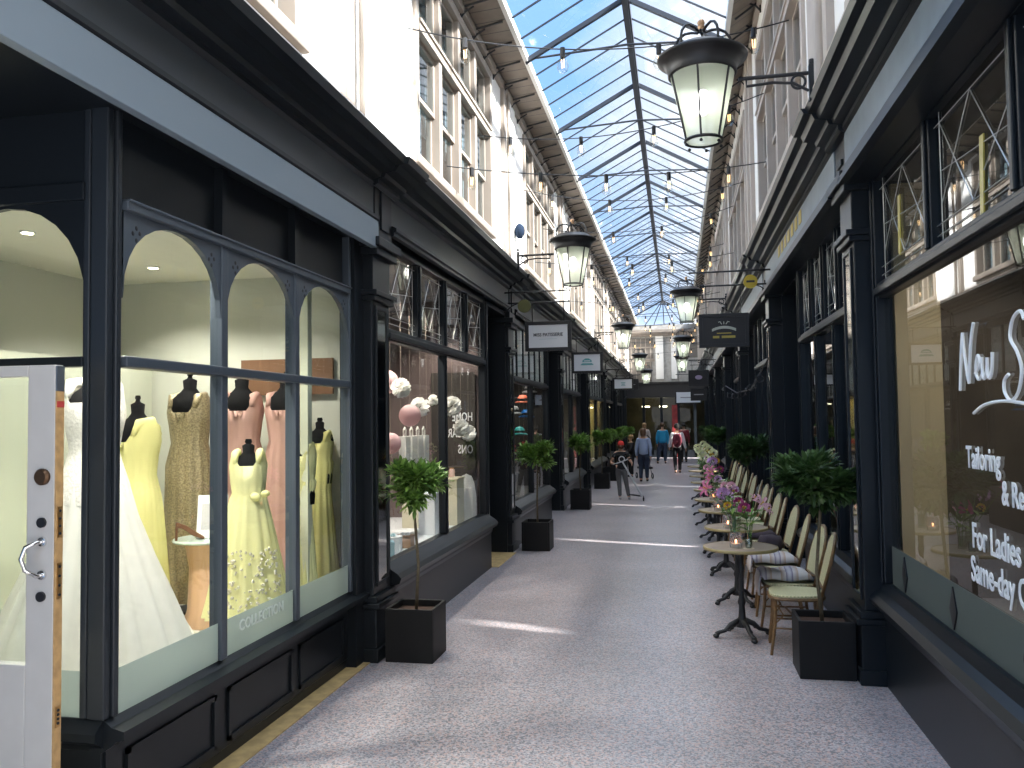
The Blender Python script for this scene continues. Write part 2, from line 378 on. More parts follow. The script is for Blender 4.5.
def upper_window(xf, s, a, b, zs, zh):
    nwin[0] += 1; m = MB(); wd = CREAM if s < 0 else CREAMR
    i0, i1 = xf+s*.02, xf+s*.12
    m.box(xf-s*.03, i1, a, a+.09, zs, zh); m.box(xf-s*.03, i1, b-.09, b, zs, zh)
    m.box(xf-s*.03, i1, a+.09, b-.09, zh-.09, zh); m.box(xf-s*.06, i1, a-.04, b+.04, zs-.03, zs+.05)
    fr = m.build('window_%d' % nwin[0], wd, bevel=.006, kind='structure')
    ncol = 4; wds = (b-a-.18)/ncol
    for c in range(1, ncol):
        y = a+.09+c*wds; MB().box(xf-s*.02, i1, y-.045, y+.045, zs+.05, zh-.09).build('mullion', wd, fr, bevel=.006)
    mt = MB(); mt.box(xf-s*.035, i1, a+.09, b-.09, 5.17, 5.26); mt.box(xf-s*.05, xf, a+.09, b-.09, 5.24, 5.27); mt.build('transom', wd, fr)
    sash = MB(); gl = MB()
    for c in range(ncol):
        y0 = a+.09+c*wds+.045; y1 = y0+wds-.09
        for (za, zb, dx) in ((5.26, zh-.09, .03), (4.62, 5.17, .03), (zs+.05, 4.66, .06)):
            x0, x1 = xf+s*dx, xf+s*(dx+.03)
            sash.box(x0, x1, y0, y0+.035, za, zb); sash.box(x0, x1, y1-.035, y1, za, zb)
            sash.box(x0, x1, y0+.035, y1-.035, za, za+.04); sash.box(x0, x1, y0+.035, y1-.035, zb-.035, zb)
            gl.box(x0+s*.012, x0+s*.018, y0+.035, y1-.035, za+.04, zb-.035)
    sash.build('sash', wd, fr); gl.build('glass', UPG, fr)
    rng = random.Random(nwin[0]*7)
    bl = MB()
    for c in range(ncol):
        y0 = a+.09+c*wds; zb = rng.choice([zs+.05, zs+.05, zs+.05, 4.5]) if s < 0 else rng.choice([zs+.1, 4.65, 5.2])
        bl.box(xf+s*.17, xf+s*.18, y0+.02, y0+wds-.02, zb, zh)
    bl.build('blind', WIN_BLIND, fr)
UPS = [upper('L'), upper('R')]
for xf, s, wins, zs, zh, wall in UPS:
    for a, b in wins: upper_window(xf, s, a, b, zs, zh)

# ---- glass roof
EXL, EXR, EZ, RZ, REND = -1.72, .66, 6.22, 6.87, 35.8
roof = MB()
roof.quad((EXL, -2, EZ), (XC, -2, RZ), (XC, REND, RZ), (EXL, REND, EZ)); roof.quad((XC, -2, RZ), (EXR, -2, EZ), (EXR, REND, EZ), (XC, REND, RZ))
hip = [(XC, REND, RZ), (EXL, REND, EZ), (EXL, END+.2, EZ-.05), (EXR, END+.2, EZ-.05), (EXR, REND, EZ)]
roof.add(hip, [(0, 1, 2), (0, 2, 3), (0, 3, 4)])
n0 = len(roof.v)
ceil = roof.build('ceiling', ROOFG, kind='structure'); so = ceil.modifiers.new('t', 'SOLIDIFY'); so.thickness = .008
MB().box(XC-.045, XC+.045, -2, REND, RZ-.13, RZ-.01).box(XC-.025, XC+.025, -2, REND, RZ-.16, RZ-.13).build('ridge_beam', LEAD, ceil)
def rafter(y, hw, dp, name):
    m = MB()
    for ex in (EXL, EXR):
        m.add([(ex, y-hw, EZ-.01), (ex, y+hw, EZ-.01), (XC, y+hw, RZ-.01), (XC, y-hw, RZ-.01),
               (ex, y-hw, EZ-.01-dp), (ex, y+hw, EZ-.01-dp), (XC, y+hw, RZ-.01-dp), (XC, y-hw, RZ-.01-dp)],
              [(0, 1, 2, 3), (7, 6, 5, 4), (0, 4, 5, 1), (1, 5, 6, 2), (2, 6, 7, 3), (3, 7, 4, 0)])
    return m.build(name, LEAD, ceil)
y = 2.0
while y < REND+.01:
    rafter(y, .027, .06, 'truss_rafter')
    MB().tube([(EXL, y+.12, EZ+.04), (XC, y+.12, EZ+.10), (EXR, y+.12, EZ+.04)], .014, 6).build('tie_rod', LEAD, ceil)
    if y < REND-1:
        for k in range(1, 5): rafter(y+.52*k, .010, .018, 'glazing_bar')
    y += 2.6
m = MB()
for tx in (-1.35, -.95, XC, -.1, .35): m.tube([(XC, REND, RZ-.03), (tx, END+.2, EZ-.08)], .022, 6)
m.tube([(EXL, REND, EZ-.03), (XC, REND, RZ-.03), (EXR, REND, EZ-.03)], .04, 6)
m.build('hip_bars', LEAD, ceil)
# soffits with boards and brackets
for s, ex, wx, wz, nm in ((-1, EXL, -2.13, 6.16, 'L'), (1, EXR, 1.0, 6.40, 'R')):
    m = MB(); wo_ = wx+s*.3
    m.prism([(ex, EZ-.03), (ex, EZ+.05), (wo_, wz+.12), (wo_, wz), (wx, wz)], 'y', -2, END+.3)
    so_ = trim(m, SOFF)
    MB().box(ex-s*.03, ex+s*.02, -2, END+.3, EZ-.05, EZ+.04).build('gutter_edge', GUTTER, so_)
    m = MB(); yy = 2.2
    while yy < END: m.add(*[[(ex, yy, EZ-.032), (ex, yy+.012, EZ-.032), (wx, yy+.012, wz-.002), (wx, yy, wz-.002)], [(3, 2, 1, 0)]]); yy += .26
    m.build('board_joints', BLACK, so_)
    yy = 3.0
    while yy < END-1:
        b = MB(); q = wx-s*.01
        b.tube([(q, yy, wz-.16), (q-s*.05, yy, wz-.10), (q-s*.14, yy, wz-.055)], .010, 6); b.tube([(q, yy, wz-.02), (q, yy, wz-.18)], .010, 6)
        b.tube([(q, yy, wz-.05), (ex+s*.06, yy, EZ-.05)], .012, 6)
        b.build('soffit_bracket', BLACK, so_); yy += .52

# ---- end wall of the arcade (cross wing)
m = MB(); m.box(-2.6, 1.6, END+.05, END+.4, 3.0, 6.1)
we = m.build('wall_end', mat('end_wall', (.40, .38, .35), .8, noise=.2), kind='structure')
m = MB()
for a, b in ((-2.3, -1.0), (.1, .3), (.5, 1.0)): m.box(a, b, END, END+.05, 4.55, 5.5)
m.box(-2.2, -1.1, END, END+.05, 3.5, 4.4)
m.build('upper_pane', WIN_DARK, we)
m = MB(); m.box(-2.3, 1.2, END-.25, END+.05, 5.72, 5.86).box(-2.3, 1.2, END-.15, END+.05, 5.58, 5.72); m.build('end_cornice', SOFF, we)
m = MB(); m.box(-.9, -.55, END-.02, END+.05, 3.6, 5.58).box(-.2, .05, END-.02, END+.05, 3.6, 5.58); m.build('white_pier', WHITE, we)
m = MB()
for i in range(6):
    x = -2.25+i*.22; m.box(x, x+.035, END-.03, END+.02, 3.55, 5.55)
m.box(-2.3, -.95, END-.03, END+.02, 4.42, 4.52).box(-2.3, -.95, END-.03, END+.02, 5.05, 5.1).build('end_mullions', CREAM, we)
m = MB(); m.box(-2.5, 1.5, END-.3, END+.05, 2.75, 3.45).box(-2.5, 1.5, END-.4, END+.05, 3.38, 3.45); m.build('end_fascia', mat('end_fascia', (.022, .02, .02), .5), we)
m = MB()
for x in (-2.4, -1.55, -.75, .02, .75, 1.25): m.box(x, x+.12, END-.1, END+.05, 0, 2.75)
m.box(-2.4, 1.3, END-.1, END+.05, 0, .35); m.build('end_shopfront_posts', PAINT, we)
MB().box(-2.4, 1.3, END-.02, END-.012, .35, 2.75).build('end_shop_glass', GLASS, we)
MB().box(-2.5, 1.5, END+1.6, END+1.7, 0, 2.8).box(-2.5, -2.4, END, END+1.6, 0, 2.8).box(1.4, 1.5, END, END+1.6, 0, 2.8).box(-2.5, 1.5, END, END+1.6, 2.75, 2.85).build('end_shop_room', mat('end_shop_room', (.12, .10, .05), .8, noise=.4, nscale=2), we)
# red door frame strip, and lit ceiling tubes in the end shop
MB().box(-.22, .02, END-.14, END-.02, 0.05, 2.4).build('door_panel_red', mat('red_paint', (.28, .03, .03), .5, noise=.4, nscale=5), we)
for x in (-1.6, -.8):
    t = MB().box(x, x+.35, END+.8, END+.9, 2.32, 2.38).build('strip_lamp', emit('strip_lamp', (1, .9, .6), 3))
    tag(t, 'glowing strip lamp inside the end shop, %s' % ('left of the pair' if x < -1 else 'right of the pair'), 'lamp')

# ------------------------------------------------------------------ shop fronts
def room(name, x0, x1, y0, y1, z0, z1, wallm, floorm, ceilm, s, parent, near=True):
    """closed display room behind a shop window; x0 = glass side"""
    t = .06
    wl = MB().box(x1, x1+s*t, y0, y1, z0, z1).box(x0, x1, y1, y1+t, z0, z1)
    if near: wl.box(x0, x1, y0-t, y0, z0, z1)
    else: wl.box(-4.0, x1, y0-t, y0, z0, z1)
    wl.build(name+'_walls', wallm, parent)
    MB().box(x0, x1, y0, y1, z0-t, z0).build(name+'_floor', floorm, parent)
    MB().box(x0, x1, y0, y1, z1, z1+t).build(name+'_ceiling', ceilm, parent)
DWALL = mat('display_wall', (.55, .56, .49), .8); DCEIL = mat('display_ceiling', (.80, .79, .70), .7); DFLOOR = mat('display_floor', (.60, .60, .52), .5)
DARKI = mat('dark_interior', (.055, .048, .042), .8, noise=.4, nscale=2)
GREYI = mat('grey_interior', (.20, .18, .16), .8, noise=.3, nscale=2)
MAUVE = mat('mauve_interior', (.17, .13, .125), .8, noise=.15, nscale=2)
GREENPOST = mat('pale_post', (.62, .64, .50), .6)

def spot(loc, e, size=100, col=(1, .94, .84), r=.04):
    l = bpy.data.lights.new('spot', 'SPOT'); l.energy = e; l.spot_size = R(size); l.spot_blend = .6; l.color = col; l.shadow_soft_size = r
    o = bpy.data.objects.new('spot_lamp', l); C.objects.link(o); o.location = loc; return o

# ---- L0 : bridal shop, custom
PX = -2.38
sh = MB()
sh.prism([(-2.42, 0), (-2.42, .06), (-2.41, .07), (-2.41, .42), (-2.36, .45), (-2.34, .47), (-2.30, .48), (-2.30, .515), (-2.36, .53), (-2.40, .56), (-2.46, .56), (-2.46, 0)], 'y', 3.14, 5.97)
sh.prism([(3.16, 0), (3.16, .42), (3.12, .46), (3.09, .48), (3.09, .515), (3.14, .56), (3.2, .56), (3.2, 0)], 'x', -4.2, -2.40)
w1 = sh.build('window_100', PAINT, kind='structure')
pm = MB()
for a, b in ((3.3, 4.02), (4.14, 4.9), (5.0, 5.72)):   # raised mouldings of the stall riser panels
    for (ya, yb, za, zb) in ((a, a+.025, .10, .38), (b-.025, b, .10, .38), (a, b, .10, .125), (a, b, .355, .38)): pm.box(-2.41, -2.396, ya, yb, za, zb)
pm.build('panel_moulding', PAINT, w1)
def post(ya, yb, xa=-2.44, xb=-2.365, z0=.56, z1=2.80): return MB().box(xa, xb, ya, yb, z0, z1)
m = MB().box(-2.47, -2.385, 3.125, 3.165, .56, 3.2); m.box(-2.44, -2.372, 3.172, 3.205, .56, 3.2); m.box(-2.51, -2.475, 3.13, 3.18, .56, 3.2); m.box(-2.5, -2.40, 3.14, 3.2, .56, 3.2); m.build('corner_post', mat('dark_paint_post', (.02, .025, .031), .35), w1, bevel=.008)
for yy in (4.04, 4.905):
    post(yy-.03, yy+.03).build('mullion', PAINT2, w1, bevel=.006)
post(5.76, 5.80, z1=3.2).build('end_post', PAINT2, w1, bevel=.006)
MB().box(-2.44, -2.35, 3.215, 5.76, 2.055, 2.105).build('mid_rail', PAINT2, w1, bevel=.008)
MB().box(-2.44, -2.35, 3.215, 5.76, 2.75, 2.80).box(-2.44, -2.34, 3.215, 5.76, 2.785, 2.80).build('arch_rail', PAINT2, w1, bevel=.006)
def arch(y0, y1, zsp, ztop, axis='y', c=0.0, t=.03):
    """spandrel pair: fills between a pointed/round arch and the rail"""
    m = MB(); n = 14; yc = (y0+y1)/2; hw = (y1-y0)/2; o = len(m.v)
    for i in range(n+1):
        a = math.pi*i/n; y = yc-hw*math.cos(a); z = zsp+(ztop-.012-zsp)*math.sin(a)**.85
        for dx in (-t/2, t/2):
            for zz in (z, ztop):
                m.v.append((c+dx, y, zz) if axis == 'y' else (y, c+dx, zz))
    for i in range(n):
        b = o+i*4; q = b+4
        m.f += [(b, b+1, q+1, q), (b+2, q+2, q+3, b+3), (b, q, q+2, b+2)]
    return m
edges = [(3.215, 4.01), (4.07, 4.875), (4.935, 5.76)]
for a, b in edges:
    arch(a, b, 2.36, 2.75, c=-2.39).build('arch_spandrel', PAINT2, w1)
    tr = MB()
    for cy, dirn in ((a+.09, 1), (b-.09, -1)):
        for dy, dz in ((-.03, .0), (.03, 0.01), (0, .035), (0, -.035)): tr.ball((-2.376, cy+dy*.8, 2.66+dz*.8), .012, 8, (.3, 1, 1), m=5)
    tr.build('trefoil_cutout', BLACK, w1)
gl = MB()
for a, b in edges: gl.box(-2.396, -2.39, a, b, .56, 2.055).box(-2.396, -2.39, a, b, 2.105, 2.75)
gl.build('glass', GLASS, w1)
gf = MB()
for a, b in edges: gf.box(-2.389, -2.387, a, b, .56, .755)
gf.build('frosted_band', FROST, w1)
textmesh('COLLECTION', .085, 'frosted_lettering', mat('frosted_letter', (.62, .68, .65), .6), w1, (-2.384, 4.22, .66), '+x')
# panels above the arches
up = MB(); up.box(-2.46, -2.42, 3.2, 5.80, 2.80, 3.2)
for yy in (4.04, 4.905): up.box(-2.42, -2.37, yy-.025, yy+.025, 2.80, 3.2)
up.box(-3.9, -2.46, 3.14, 3.2, 2.86, 3.2)
up.build('head_panel', PAINT, w1)
# return pane facing the entrance
m = MB(); m.box(-3.95, -2.5, 3.12, 3.18, 2.055, 2.10).box(-3.95, -2.5, 3.12, 3.18, 2.78, 2.86).box(-4.0, -3.93, 3.12, 3.18, .56, 2.86); m.build('return_rail', PAINT, w1, bevel=.006)
arch(-3.3, -2.5, 2.30, 2.78, axis='x', c=3.15).build('return_spandrel', PAINT, w1)
MB().box(-3.95, -2.5, 3.155, 3.161, .56, 2.055).box(-3.95, -2.5, 3.155, 3.161, 2.10, 2.78).build('return_glass', GLASS, w1)
MB().box(-3.95, -2.5, 3.150, 3.152, .56, .755).build('return_frosted_band', FROST, w1)
# lintel & soffit over the whole shop
trim(MB().box(-2.21, -2.26, 1.15, 5.97, 3.125, 3.335), PAINT3, .004)
trim(MB().box(-2.26, -5, -1.5, 5.97, 3.18, 3.24), PAINT)
# dark reveal between the window and the pilaster
trim(MB().box(-2.46, -2.34, 5.80, 5.97, 0, 3.2), PAINT)
room('display', -2.47, -4.75, 3.2, 6.26, .42, 3.0, DWALL, DFLOOR, DCEIL, -1, w1, near=False)
MB().box(-4.3, -4.36, 3.2, 6.2, .42, 2.3).build('display_backdrop', mat('backdrop', (.50, .52, .43), .8), w1)
MB().box(-2.7, -3.5, 6.22, 6.245, 2.03, 2.32).build('dark_picture_panel', mat('brown_panel', (.16, .08, .04), .5), w1)
MB().box(-2.6, -2.66, 5.55, 5.62, .42, 3.0).build('pale_upright', GREENPOST, w1)
MB().box(-2.5, -5.5, 6.32, 6.37, 0, 3.2).build('party_wall', PAINT, w1)
MB().box(-4.0, -5.0, 3.14, 3.2, .0, 3.2).box(-5.0, -5.1, -1.5, 3.2, 0, 3.2).build('entrance_lining', PAINT, w1)
# downlights
for i, (x, y, lab) in enumerate(((-3.90, 4.38, 'seen through the entrance-side arch'), (-3.88, 5.6, 'seen through the first arch'), (-3.2, 5.5, 'seen through the middle arch'), (-3.0, 3.75, 'right above the wedding gown'))):
    e = empty('downlight', (x, y, 3.0), label='round recessed downlight in the bridal shop ceiling, %s' % lab, cat='downlight')
    MB().ring((0, 0, -.004), .04, .008, n=20).build('rim', LETTER, e)
    MB().lathe([(.0, -.002), (.03, -.002), (.03, -.012), (0, -.012)], n=16).build('lens', emit('lens', (1, .85, .55), 14), e)
    spot((x, y, 2.97), 30, 130)
spot((-2.75, 4.9, 2.9), 26, 110); spot((-2.75, 3.9, 2.9), 60, 110); spot((-3.4, 3.5, 2.95), 30, 100)  # extra fill spots without fixtures, added to brighten the dresses and gown
bpy.context.view_layer.update()

# ---- open door leaf in front
door = empty('door_1', (-2.42, 2.87, 0)); st(door)
DOORW = mat('pale_door_paint', (.56, .545, .52), .3, noise=.05); EDGE = mat('bare_wood_edge', (.62, .38, .16), .55, noise=.3, nscale=20)
m = MB(); m.box(-.125, 0, 0, .045, .03, 2.045).box(-.9, -.8, 0, .045, .03, 2.045).box(-.8, -.125, 0, .045, 2.0, 2.045).box(-.8, -.125, 0, .045, .03, .86); m.build('leaf_frame', DOORW, door, bevel=.004)
MB().box(-.8, -.125, .018, .024, .86, 2.0).build('door_glass', GLASS, door)
MB().box(0, .006, .002, .043, .03, 1.94).build('wooden_edge', EDGE, door)
MB().box(0, .007, .002, .043, 1.94, 2.04).build('edge_plate_steel', mat('steel_plate', (.25, .28, .32), .35, metal=.7), door)
MB().box(0, .008, .003, .042, 1.875, 1.90).build('red_tape', mat('red_tape', (.5, .06, .05), .5), door)
for z0, z1 in ((1.36, 1.48), (1.12, 1.26), (.62, .70)):
    m = MB().box(0, .009, .012, .033, z0, z1); p = m.build('lock_plate', BRASS, door)
    q = MB()
    for k in range(4): q.ball((.010, .022, z0+.015+k*(z1-z0-.03)/3), .006, 8, m=4)
    q.build('plate_screws', BLACK, p)
m = MB(); m.lathe([(0, 0), (.033, 0), (.033, .012), (.026, .02), (0, .02)], n=20); m.xf(Matrix.Translation((-.05, 0, 1.60)) @ Matrix.Rotation(R(90), 4, 'X')); m.build('lock_rose', mat('bronze', (.12, .07, .04), .4, metal=.8), door)
for z in (1.42, 1.13):
    m = MB(); m.lathe([(0, 0), (.02, 0), (.02, .01), (0, .01)], n=16); m.xf(Matrix.Translation((-.052, 0, z)) @ Matrix.Rotation(R(90), 4, 'X')); m.build('lock_cylinder', BLACK, door)
hd = MB().tube([(-.05, 0, 1.345), (-.05, -.03, 1.345), (-.08, -.055, 1.33), (-.095, -.06, 1.285), (-.08, -.055, 1.24), (-.05, -.03, 1.215), (-.05, 0, 1.215)], .009, 8).build('door_handle', CHROME, door, smooth=True)
for z in (1.345, 1.215): MB().lathe([(0, 0), (.02, 0), (.018, .008), (0, .01)], n=14).xf(Matrix.Translation((-.05, 0, z)) @ Matrix.Rotation(R(90), 4, 'X')).build('handle_rose', CHROME, hd)

# ---- generic shop window builder
PALEB = mat('pale_clerestory', (.62, .60, .56), .7, noise=.2, nscale=3)
def shopwin(side, y0, y1, zsill, ztr, ztop, low, upr, glass, came=True, nm=None, depth=1.6, inner=DARKI, floorm=GREYI, ent=None, pale=False):
    """low/upr: counts of lower panes and clerestory lights"""
    s = -1 if side == 'L' else 1
    gx = -2.36 if s < 0 else 1.38; px = -2.27 if s < 0 else 1.33
    X = lambda o: gx-s*o              # o metres towards the walkway
    nwin[0] += 1
    m = MB(); out = abs(px-gx)
    pr = [(0, 0), (out, 0), (out, zsill-.24), (out+.02, zsill-.2), (out+.02, zsill-.17), (out+.075, zsill-.15), (out+.09, zsill-.11), (out+.06, zsill-.075), (out+.02, zsill-.05), (.04, zsill), (0, zsill)]
    m.prism([(X(a), z) for a, z in pr], 'y', y0, y1); m.prism([(X(-.04), 0), (X(0), 0), (X(0), zsill), (X(-.04), zsill)], 'y', y0, y1)
    w = m.build('window_%d' % (200+nwin[0]), PAINT, kind='structure')
    for a, b in ((y0, y0+.09), (y1-.09, y1)):
        MB().box(X(-.03), X(.06), a, b, zsill, ztop).box(X(.06), X(.075), a+.02, b-.05 if b-a > .08 else b, zsill, ztop).build('jamb', PAINT, w, bevel=.008)
    MB().box(X(-.03), X(.05), y0+.09, y1-.09, ztr-.05, ztr+.05).box(X(.05), X(.075), y0+.09, y1-.09, ztr-.035, ztr+.015).build('transom', PAINT, w, bevel=.008)
    MB().box(X(-.03), X(.05), y0+.09, y1-.09, ztop-.05, ztop+.12).build('head', PAINT, w)
    gl = MB(); cm = MB(); ys = y0+.09; yw = (y1-y0-.18)
    for k in range(low):
        a = ys+yw*k/low; b = ys+yw*(k+1)/low
        if k: MB().box(X(-.03), X(.045), a-.035, a+.035, zsill, ztr-.05).box(X(.045), X(.06), a-.015, a+.015, zsill, ztr-.05).build('mullion', PAINT, w, bevel=.006)
        gl.box(X(.0), X(.006), a+(.035 if k else 0), b-(.035 if k < low-1 else 0), zsill, ztr-.05)
    for k in range(upr):
        a = ys+yw*k/upr; b = ys+yw*(k+1)/upr
        if k and pale: MB().box(X(-.01), X(.018), a-.022, a+.022, ztr+.05, ztop-.05).build('clerestory_mullion', PAINT, w)
        elif k: MB().box(X(-.03), X(.045), a-.04, a+.04, ztr+.05, ztop-.05).box(X(.045), X(.065), a-.02, a+.02, ztr+.05, ztop-.05).build('clerestory_mullion', PAINT, w, bevel=.006)
        aa, bb = a+(.04 if k else 0), b-(.04 if k < upr-1 else 0)
        gl.box(X(.0), X(.006), aa, bb, ztr+.05, ztop-.05)
        if came:
            x = X(.012); za, zb = ztr+.05, ztop-.05; L = lambda p, q, r=.0032: cm.tube([(x, aa+(bb-aa)*p[0], za+(zb-za)*p[1]), (x, aa+(bb-aa)*q[0], za+(zb-za)*q[1])], r, 4)
            L((.08, 0), (.08, 1)); L((.92, 0), (.92, 1)); L((0, .08), (1, .08)); L((0, .16), (1, .16)); L((0, .92), (1, .92))
            L((.08, .16), (.5, .92)); L((.5, .16), (.92, .92)); L((.5, .92), (.92, .3)); L((.08, .6), (.5, .16)); L((.08, .45), (.92, .55))
    gl.build('glass', glass, w)
    if pale: MB().box(X(-.012), X(-.02), y0+.09, y1-.09, ztr+.05, ztop-.05).build('pale_clerestory_panel', PALEB, w)  # plain pale sheet close behind the clerestory glass
    if came: cm.build('leaded_lines', LEADCAME, w)
    room('shop', X(-.05), gx+s*depth, y0+.02, y1-.02, min(zsill, .6), 3.35 if s > 0 else 3.3, inner, floorm, GREYI, s, w)
    return w, X

# L1 : patisserie window
wL1, XL1 = shopwin('L', 6.35, 10.0, .66, 2.52, 3.29, 2, 4, GLASS, inner=MAUVE, floorm=LETTER)
# R0 : tailor's window
wR0, XR0 = shopwin('R', 1.15, 5.97, .69, 2.63, 3.42, 1, 4, GLASSR, inner=mat('tailor_interior', (.13, .10, .075), .8, noise=.4, nscale=2), depth=2.6)
for w_, in ((wR0,),):
    MB().box(1.44, 1.72, 5.885, 5.945, .6, 3.35).build('cream_side_panel', mat('cream_panel', (.62, .49, .30), .8), w_)
    MB().box(1.372, 1.368, 1.25, 5.87, .69, .94).build('grey_film_band', FROSTR, w_)
    di = MB()
    for y in (5.55, 4.63, 3.7):
        di.prism([(y-.055, .80), (y, .70), (y+.055, .80), (y, .92)], 'x', 1.360, 1.367)
    di.build('diamond_motif', BLACK, w_)
    MB().tube([(1.40, 4.9, .72), (1.42, 4.7, .80), (1.40, 4.5, .86), (1.42, 4.2, .82), (1.40, 3.9, .78), (1.41, 3.5, .80)], .006, 6).build('loose_cable', BLACK, w_)
    st_ = MB()
    for k, (y, z) in enumerate(((5.4, 2.9), (4.0, 2.8), (2.9, 2.9))):
        st_.prism([(y-.02, z+.25), (y+.03, z+.25), (y+.05, z-.1), (y+.01, z-.12)], 'x', 1.364, 1.371)
    st_.build('stained_glass_pieces', STAINY, w_)
textmesh('Tailoring', .15, 'window_lettering', LETTER, wR0, (1.366, 4.36, 1.545), '-x', squash=.8)
textmesh('& Re', .15, 'window_lettering', LETTER, wR0, (1.366, 3.93, 1.41), '-x', squash=.8)
textmesh('For Ladies &', .17, 'window_lettering', LETTER, wR0, (1.366, 4.32, 1.17), '-x', squash=.8)
textmesh('Same-day Q', .17, 'window_lettering', LETTER, wR0, (1.366, 4.35, 1.01), '-x', squash=.8)
# script lettering "New S" as brush strokes
def stroke(pts, r=.011):
    P = []
    n = len(pts)
    for i in range(n-1):                       # catmull-rom
        p0, p1, p2, p3 = pts[max(i-1, 0)], pts[i], pts[i+1], pts[min(i+2, n-1)]
        for k in range(5):
            t = k/5
            P.append(tuple(.5*((2*p1[j])+(-p0[j]+p2[j])*t+(2*p0[j]-5*p1[j]+4*p2[j]-p3[j])*t*t+(-p0[j]+3*p1[j]-3*p2[j]+p3[j])*t**3) for j in (0, 1)))
    P.append(pts[-1])
    return [(1.366, 4.41-p[0]*.80, 1.965+p[1]*.62) for p in P]
sm = MB()
for pts in (
    [(.0, -.08), (.02, .08), (.05, .26), (.075, .37)], [(.075, .37), (.09, .24), (.13, .06), (.16, -.03)], [(.16, -.03), (.18, .10), (.22, .30), (.27, .42)],
    [(.27, .04), (.32, .07), (.35, .12), (.32, .17), (.285, .10), (.29, .02), (.33, -.01), (.38, .03)],
    [(.38, .15), (.385, .04), (.41, -.01), (.45, .04), (.46, .14)], [(.46, .14), (.465, .04), (.49, -.01), (.53, .05), (.545, .17)],
    [(.98, .34), (.94, .40), (.84, .36), (.80, .24), (.88, .14), (.93, .02), (.88, -.12), (.78, -.18), (.70, -.12), (.70, -.04), (.76, .0)],
    [(.22, -.26), (.4, -.20), (.7, -.18), (1.1, -.22)]):
    sm.tube(stroke(pts), .0075, 6)
sm.build('script_lettering', LETTER, wR0)
# generic bays further on
for i in range(1, 7):
    y = PY[i]
    if i >= 2:
        w_, X_ = shopwin('L', y+.45, y+(5.1 if i == 4 else 3.85), .62, 2.40, 3.26, 2, 6, GLASS, came=False, pale=True, inner=(GREYI if i % 2 else DARKI), floorm=GREYI)
    w_, X_ = shopwin('R', y+.5, y+3.5, .66, 2.63, 3.42, 3, 4, GLASSR, came=(i < 3), inner=DARKI)
# recessed entrances: dark lined porches
for i in range(1, 7):
    y = PY[i]; yl = (10.02 if i == 1 else y+3.85); yr = y+3.5
    for s, px, a, b in ((-1, -2.30, yl, PY[i+1]), (1, 1.36, yr, PY[i+1])):
        if i == 4 and s < 0: continue
        m = MB(); dpt = px+s*.95
        m.box(px, dpt, a, a+.05, 0, 3.3 if s < 0 else 3.4).box(px, dpt, b-.05, b, 0, 3.3 if s < 0 else 3.4)
        m.box(px, dpt, a, b, 3.24 if s < 0 else 3.36, 3.3 if s < 0 else 3.42); t = trim(m, PAINT)
        m = MB(); m.box(dpt, dpt+s*.06, a, b, 0, 3.4); m.box(dpt, dpt-s*.02, a+.12, a+.18, .2, 2.1).box(dpt, dpt-s*.02, b-.2, b-.14, .2, 2.1).box(dpt, dpt-s*.02, a+.12, b-.14, 2.1, 2.16).box(dpt, dpt-s*.02, a+.12, b-.14, .2, .9)
        m.build('porch_door', PAINT, t)
# lit doorway of a far shop on the left
m = MB(); m.box(-2.285, -2.30, 21.0-.1, 21.45, .5, 2.2)

